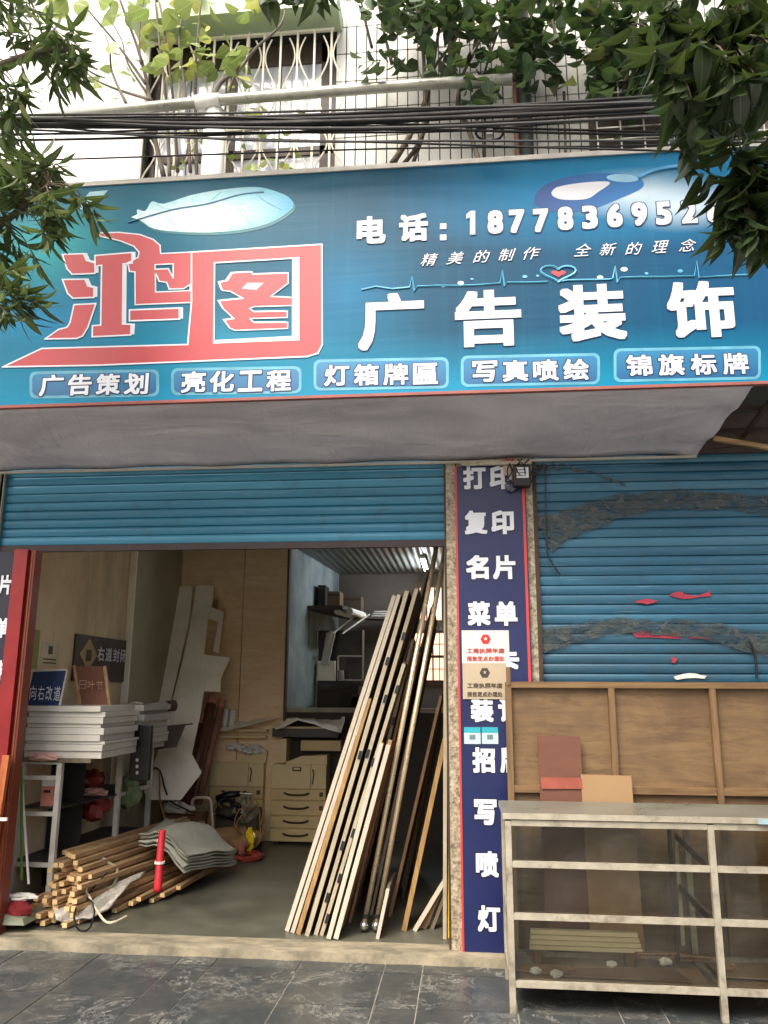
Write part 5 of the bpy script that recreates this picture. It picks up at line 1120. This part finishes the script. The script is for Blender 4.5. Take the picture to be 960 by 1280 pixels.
flatcard('large brown cardboard flat across the case floor', [(.27, -.79), (1.28, -.8), (1.3, -.5), (.3, -.52)], .078, M_fc, .008)
flatcard('torn darker cardboard on top of the large flat one', [(.5, -.76), (1.2, -.75), (1.15, -.55), (.58, -.6)], .095, mat('dark_card', (138, 114, 86), .8), .015)
flatcard('brown cardboard scrap at the left of the case floor', [(.26, -.7), (.5, -.74), (.52, -.6), (.3, -.58)], .102, M_kraft, .01)
flatcard('pale cardboard strip in the right bay of the case', [(1.37, -.8), (2.4, -.8), (2.4, -.7), (1.37, -.68)], .085, M_batt, .01)
flatcard('grey brown cardboard sheet filling the right bay', [(1.37, -.66), (2.4, -.68), (2.4, -.36), (1.38, -.36)], .08, M_fc, .03)
for k, (x, y, r, lb) in enumerate(((.36, -.74, .02, 'bright white paper ball at the left of the case floor'), (.47, -.78, .022, 'white crumpled wrapper near the front rail of the case'), (.80, -.58, .018, 'small pale scrap in the middle of the case floor'), (1.12, -.5, .024, 'pale crumpled wrapper below the slotted uprights'), (1.46, -.55, .03, 'grey crumpled film in the right bay of the case'), (.56, -.68, .015, 'tiny brown scrap beside the white wrapper'))):
    crumple('litter', lb, 'litter', V((x, y, .125)), r, (1.5, 1, .8), M_paper if k < 4 else M_kraft, .35)
for k in range(5):
    a = V((random.uniform(.8, 1.2), random.uniform(-.5, -.38), .11+.012*k)); tag(MB().bar(a, a+V((random.uniform(.2, .3), random.uniform(-.04, .04), .0)), .02, .01, side=(0, 0, 1)).build('wood_offcut', M_brf, org=a), 'thin wood offcut in the loose heap on the case floor', 'offcut', 'wood offcuts on the case floor')

# ============================================================ OVERHEAD CABLES
M_cab = mat('black_cable', (10, 10, 11), .7, var=.1, bump=0); M_cab2 = mat('grey_cable', (60, 62, 62), .7, bump=0)
cabs = [(-30, 149, 250, 148, 480, 140, 990, 108, 2.2, 0), (-30, 153, 250, 151, 480, 146, 990, 114, 3.0, 0), (-30, 156, 250, 154, 480, 150, 990, 122, 2.2, 0), (-30, 158, 250, 158, 480, 152, 990, 112, 2.6, 0),
        (-30, 144, 250, 142, 480, 136, 990, 120, 1.4, 1), (-30, 162, 260, 150, 480, 158, 990, 128, 1.6, 0), (-30, 170, 250, 160, 480, 148, 990, 118, 1.3, 0), (-30, 176, 180, 172, 480, 162, 990, 168, 1.5, 0),
        (-30, 152, 200, 170, 480, 178, 990, 190, 1.2, 0), (-30, 147, 220, 158, 480, 160, 990, 136, 1.8, 1), (-30, 168, 300, 166, 560, 164, 990, 132, 1.3, 0), (-30, 202, 180, 196, 480, 186, 990, 176, 1.0, 0),
        (-30, 150, 240, 146, 520, 156, 990, 166, 1.4, 0), (-30, 160, 330, 176, 560, 176, 990, 172, 1.3, 1), (-30, 148, 250, 155, 420, 152, 990, 124, 2.6, 0)]
CL = {4: 'thin grey overhead cable along the top of the bundle', 7: 'thin black overhead cable running level below the main bundle', 8: 'thin overhead cable sloping down to the right toward the sign top', 9: 'grey overhead cable weaving through the middle of the bundle', 11: 'lowest thin overhead cable, sagging just above the left of the sign',
      12: 'black overhead cable dipping gently down toward the right tree', 13: 'thin grey overhead cable, second lowest, just below the bundle', 14: 'thick black overhead cable crossing from low left to high right', 1: 'thickest black overhead cable in the bundle', 0: 'topmost thick black overhead cable of the bundle'}
for k, c in enumerate(cabs):
    Yk = -.95-.03*(k % 5); pts = [at(c[0]-260, c[1]+2, Yk), at(c[0], c[1], Yk), at(c[2], c[3], Yk), at(c[4], c[5], Yk), at(740, (c[5]+c[7])/2+2, Yk), at(c[6], c[7], Yk), at(c[6]+300, c[7]-16, Yk)]
    o = MB().tube(cr(pts, 6), c[8]*.0062, 6).build('overhead_cable', M_cab if not c[9] else M_cab2, org=pts[2], smooth=True)
    tag(o, CL.get(k, 'black overhead cable strung in the bundle above the sign'), 'cable', 'overhead cables above the sign')
bx = thing('cable_clamp', 'small round black cable loop hanging from the bundle above the sign', 'cable loop', at(612, 165, -.98))
MB().tube(cr([at(612+17*math.cos(a), 166+10*math.sin(a), -.98) for a in [i*.63 for i in range(11)]], 3), .009, 6).build('loop', M_cab, bx)
a = at(612, 165, -1.0); MB().box(a.x-.02, a.x+.02, -1.01, -.97, a.z-.02, a.z+.02).build('clip', M_wm, bx)

# ============================================================ FOLIAGE
def leaf_me(name, prof, m, fold=.12, curl=.25, n=None):
    n = len(prof)-1; vs = []; 
    for i, w_ in enumerate(prof):
        t_ = i/n; z = -curl*t_*t_; vs += [(t_, -w_/2, z+fold*w_), (t_, 0, z), (t_, w_/2, z+fold*w_)]
    fs = []
    for i in range(n): fs += [(3*i, 3*i+3, 3*i+4, 3*i+1), (3*i+1, 3*i+4, 3*i+5, 3*i+2)]
    me = bpy.data.meshes.new(name); me.from_pydata(vs, [], fs); me.materials.append(m)
    for p in me.polygons: p.use_smooth = True
    return me
lance = [.012, .1, .18, .22, .22, .18, .11, .01]; broad = [.02, .2, .33, .39, .38, .31, .2, .09, .01]; heart = [.06, .62, .74, .7, .5, .24, .01]
def frame_of(d, roll):
    d = d.normalized(); s = d.cross(V((0, 0, 1))); s = s.normalized() if s.length > 1e-3 else V((1, 0, 0)); n_ = s.cross(d); s2 = s*math.cos(roll)+n_*math.sin(roll); n2 = d.cross(s2)*-1
    return Matrix((d, s2, d.cross(s2))).transposed()
def put_leaves(root, leaves, meshes, m, maxobj=300):
    def key(l): 
        q_ = l[0]-CAM; dpt = q_.dot(fw); x = q_.dot(rt)/max(dpt, .1)*FPX+480; y = 640-q_.dot(up)/max(dpt, .1)*FPX
        vis = -20 < x < 980 and -20 < y < 1300; return (0 if vis else 1, -l[2]/max(dpt, .3))
    leaves = sorted(leaves, key=key); rest = MB()
    for i, (p, d, L, rl, wv) in enumerate(leaves):
        R_ = frame_of(d, rl).to_4x4(); Mx = Matrix.Translation(V(p)-worg(root)) @ R_ @ Matrix.Diagonal((L, L*wv, L, 1))
        me = meshes[i % len(meshes)]
        if i < maxobj:
            o = bpy.data.objects.new('leaf', me); COL.objects.link(o); o.parent = root; o.matrix_local = Mx
        else: rest.add([Matrix.Translation(worg(root)) @ Mx @ v.co for v in me.vertices], [tuple(f.vertices) for f in me.polygons])
    if rest.v: tag(rest.build('foliage', m, root, norm=False), kind='stuff')
def spray(tip, d, n, L, out, droop=.5, spread=.9, back=.16, wv=(.85, 1.15), dw=1):
    d = V(d).normalized()
    for k in range(n):
        f = k/n; p = tip-d*back*f+V([random.uniform(-.01, .01) for _ in range(3)])
        o_ = d.orthogonal().normalized(); o_.rotate(Matrix.Rotation(k*2.4+random.uniform(-.4, .4), 3, d))
        dd = d*dw*(1-f*.6)+o_*spread*(.5+f*.6)+V((0, 0, -droop*random.uniform(.5, 1.3)))
        out.append((p, dd, L*random.uniform(.7, 1.15), random.uniform(-.7, .7), random.uniform(*wv)))
def tree(label, name, base, trunk, limbs, sprays, meshes, m, L, n, rtk=.11, droop=.5, spread=.9, far=None, wv=(.85, 1.15)):
    t = thing(name, label, 'tree', base); MB().tube(cr([V(p) for p in trunk], 4), rtk, 12, rtk*.5).build('trunk', M_bark, t, smooth=True)
    LP = []
    for lb in limbs:
        pts = cr([V(p) for p in lb], 5); MB().tube(pts, .045, 8, .012).build('branch', M_bark, t, smooth=True); LP += pts
    leaves = []; tw = MB()
    for (x, y, Y) in sprays:
        tip = at(x, y, Y); q_ = min(LP, key=lambda p: (p-tip).length+.35*abs(p.z-tip.z)*(1 if p.z < tip.z else 0)); mid = (q_+tip)/2+V((0, 0, .06))
        tw.tube(cr([q_, mid, tip], 4), .006, 5, .0025); d = (tip-mid).normalized(); spray(tip, d, n, L, leaves, droop, spread, wv=wv, dw=.35 if droop > 1 else 1, back=.22 if droop > 1 else .16)
    tag(tw.build('twig', M_bark, t), kind='stuff')
    if far:
        for c, r, k in far:
            for i in range(k): 
                p = V(c)+V([random.gauss(0, 1)*s for s in r]); d = V((random.uniform(-1, 1), random.uniform(-1, 1), random.uniform(-.6, .2))); spray(p, d, 6, L, leaves, droop, spread)
    put_leaves(t, leaves, meshes, m); return t
random.seed(21)
mL = [leaf_me('leaf', lance, M_leafL, curl=c_) for c_ in (.1, .3, .5)]
spL = []
def region(lst, x0, x1, y0, y1, n, Y0, Y1):
    for i in range(n): lst.append((random.uniform(x0, x1), random.uniform(y0, y1), random.uniform(Y0, Y1)))
region(spL, -30, 75, -10, 130, 26, -1.9, -1.4); region(spL, 40, 100, 20, 110, 8, -1.9, -1.5); region(spL, -30, 45, 120, 210, 14, -1.9, -1.5)
region(spL, -30, 100, 205, 290, 26, -2.0, -1.5); region(spL, -30, 35, 280, 400, 20, -2.0, -1.6); region(spL, 30, 55, 330, 400, 3, -1.9, -1.7)
spL += [(118, 262, -1.8), (122, 275, -1.8), (100, 250, -1.8), (112, 78, -1.7), (104, 92, -1.7), (70, 290, -1.8), (60, 270, -1.85), (52, 380, -1.85), (60, 300, -1.9)]
tree('street tree with long narrow green leaves overhanging the left of the sign', 'street_tree', (-3.9, -2.1, -.06), [(-3.9, -2.1, -.06), (-3.85, -2.05, 2), (-3.7, -2.0, 4), (-3.6, -2, 6.2)],
     [[(-3.8, -2.05, 3.2), (-3.2, -1.9, 3.9), (-2.7, -1.8, 4.2), (-2.35, -1.8, 4.5)], [(-3.75, -2, 4.2), (-3.2, -1.8, 5.1), (-2.6, -1.7, 5.5), (-2.4, -1.7, 5.5)], [(-3.85, -2.0, 3.0), (-3.1, -1.9, 3.5), (-2.7, -1.8, 3.75)], [(-3.65, -2, 5), (-3.1, -2.4, 6.2), (-2.5, -2.8, 6.8)]],
     spL, mL, M_leafL, .165, 9, far=[((-3.5, -2.2, 6.6), (.5, .5, .4), 60), ((-3.9, -2.2, 4.8), (.35, .5, .6), 40)])
mR = [leaf_me('leaf', broad, M_leafR, curl=c_) for c_ in (.15, .35, .6)]
spR = []
region(spR, 790, 985, -20, 60, 30, -3.1, -2.5); region(spR, 800, 985, 50, 130, 28, -3.1, -2.5); region(spR, 850, 985, 120, 200, 20, -3.0, -2.6); region(spR, 905, 985, 200, 320, 12, -3.0, -2.6)
spR += [(858, 205, -2.8), (900, 300, -2.8), (925, 300, -2.85), (825, 115, -2.8), (842, 130, -2.8), (790, 30, -2.7), (800, 70, -2.7), (945, 310, -2.7), (905, 270, -2.7), (960, 300, -2.8), (890, 230, -2.8)]
tree('street tree with broad dark leaves overhanging the right of the sign', 'street_tree', (2.3, -2.7, -.06), [(2.3, -2.7, -.06), (2.25, -2.7, 2), (2.15, -2.7, 3.8), (2.2, -2.8, 5.5)],
     [[(2.25, -2.7, 2.9), (1.8, -2.75, 3.4), (1.35, -2.8, 3.5), (1.1, -2.8, 3.45)], [(2.2, -2.7, 3.4), (1.6, -2.7, 4.1), (1.1, -2.8, 4.2), (.85, -2.8, 4.2)], [(2.2, -2.7, 3.7), (1.5, -2.9, 4.6), (.6, -3.1, 4.9), (-.3, -3.2, 4.75), (-.6, -3.2, 4.5)]],
     spR, mR, M_leafR, .17, 7, droop=1.1, spread=.8, far=[((1.6, -2.9, 5.2), (.6, .5, .3), 60), ((2.3, -2.8, 4.4), (.4, .5, .6), 50)])
# hanging sprig at the top centre (same species, its own limb of the right tree is above the frame)
sg2 = thing('hanging_sprig', 'sprig of dark leaves hanging into view at the top above the window', 'sprig', at(370, -20, -3.2)); lv = []
for x, y, n in ((345, -6, 5), (372, -8, 5), (398, -6, 5), (410, -8, 3), (330, -14, 3)):
    spray(at(x, y, -3.2), V((.1, 0, -1)), n, .125, lv, .5, .5, .05)
MB().tube(cr([at(440, -60, -3.2), at(380, -30, -3.2), at(330, -12, -3.2)], 4), .008, 6, .004).build('twig', M_bark, sg2); put_leaves(sg2, lv, mR, M_leafR)
# balcony shrub, left, pale leaves on thin stems
def climber(name, label, cat, base, stems, leaves_at, meshes, m, L, Ystem, r0=.018, droop=.3, mst=None):
    t = thing(name, label, cat, base); allp = []
    for st_ in stems:
        r = r0*(st_[0] if isinstance(st_[0], (int, float)) else 1); pts = st_[1:] if isinstance(st_[0], (int, float)) else st_
        P = cr([at(x, y, Ystem+random.uniform(-.08, .08)) for x, y in pts], 4); allp += P; MB().tube(P, r, 6, r*.4).build('stem', mst or M_bark, t, smooth=True)
    lv = []
    for x0, x1, y0, y1, n, jl in leaves_at:
        for i in range(n):
            p = at(random.uniform(x0, x1), random.uniform(y0, y1), Ystem+random.uniform(-.25, .2)); q_ = min(allp, key=lambda s_: (s_-p).length); dv = (p-q_)
            if dv.length > .3: p = q_+dv*random.uniform(.3, 1)
            lv.append((p, V((random.uniform(-1, 1), random.uniform(-.9, .3), random.uniform(-.7, .3)-droop)), L*jl*random.uniform(.7, 1.25), random.uniform(-.8, .8), random.uniform(.85, 1.1)))
    put_leaves(t, lv, meshes, m); return t
mB = [leaf_me('leaf', heart, M_leafB, curl=c_, fold=.08) for c_ in (.1, .3)]
M_st = mat('grey_stem', (112, 104, 96), .8, var=.3, scale=10)
climber('balcony_shrub', 'sparse shrub with pale yellow green leaves on thin bare stems', 'shrub', at(195, 200, -.3),
        [[1, (205, 222), (192, 165), (185, 110), (172, 60), (150, 0), (146, -20)], [.6, (190, 125), (150, 113), (120, 100), (95, 80)], [.6, (182, 105), (150, 60), (118, 22), (96, -5)], [.5, (186, 120), (160, 80), (152, 50), (135, 20)], [.5, (176, 80), (174, 40), (180, 0)],
         [.8, (212, 222), (208, 130), (200, 60), (194, 0)], [.7, (222, 215), (216, 120), (204, 30), (196, -10)], [.8, (246, 225), (244, 120), (246, 60), (252, -5)], [.7, (238, 215), (232, 120), (224, 50), (232, 0)], [.8, (266, 128), (275, 105), (300, 85), (320, 60), (350, 32), (358, 5)], [.6, (285, 120), (292, 98), (310, 70), (312, 40)], [.6, (158, 130), (140, 90), (137, 60), (130, 40)]],
        [(40, 190, -5, 22, 26, 1), (130, 190, 20, 100, 16, .85), (80, 150, 60, 130, 9, .8), (190, 300, 20, 95, 62, .9), (190, 330, -5, 20, 26, 1), (210, 260, 150, 215, 10, .6), (300, 420, 150, 212, 40, .5), (290, 310, 60, 110, 10, .8)], mB, M_leafB, .16, -.3, .022, mst=M_st)
mV = [leaf_me('leaf', heart, M_leafV, curl=c_, fold=.1) for c_ in (.15, .4)]
climber('wall_vine', 'dense dark green vine hanging over the pale tiled upper wall', 'vine', at(560, 200, -.35),
        [[1, (490, 205), (512, 170), (533, 120), (545, 60), (556, -10)], [.8, (505, 205), (528, 165), (530, 80), (522, 20), (515, -10)], [.7, (516, 205), (534, 150), (540, 90), (575, 40), (580, -10)], [.9, (568, 95), (562, 50), (566, 0), (570, -20)], [.8, (600, 205), (585, 160), (572, 130), (580, 90), (600, 50), (610, -5)],
         [.6, (640, 60), (625, 20), (620, -10)], [.6, (700, 60), (690, 20), (700, -10)], [.7, (760, 95), (765, 60), (770, -5)], [.5, (465, 60), (455, 20), (450, -10)], [.6, (490, 80), (480, 40), (470, -10)], [.6, (585, 145), (600, 110), (612, 70), (630, 20)], [.7, (780, 110), (790, 60), (800, 0)]],
        [(450, 530, -10, 40, 46, 1), (450, 500, 40, 105, 20, 1), (500, 640, -10, 40, 130, 1), (520, 680, 20, 100, 120, 1), (575, 615, 90, 135, 22, .9), (640, 790, -10, 70, 170, 1), (660, 760, 60, 120, 30, 1), (740, 840, 0, 120, 120, 1), (586, 604, 125, 145, 5, 1), (780, 960, -10, 190, 80, 1.1)], mV, M_leafV, .14, -.35, .026, .4)
st = MB().tube([at(742, -10, -.2), at(745, 110, -.2)], .03, 6).tube([at(560, -10, -.15), at(566, 98, -.15)], .035, 6)
# rusty bar frame behind vine
t = thing('iron_balcony', 'dark iron balcony frame behind the vine on the upper right', 'metal frame', at(750, 120, -.2))
for p, q_, r in (((745, -10), (748, 115), .035), ((562, -10), (566, 98), .04), ((748, 100), (800, 100), .02), ((600, 100), (650, 99), .015), ((770, -10), (772, 190), .02), ((705, 115), (707, 190), .012), ((606, 140), (606, 205), .012)): MB().bar(at(*p, -.2), at(*q_, -.2), r*1.6).build('bar', M_rust, t)
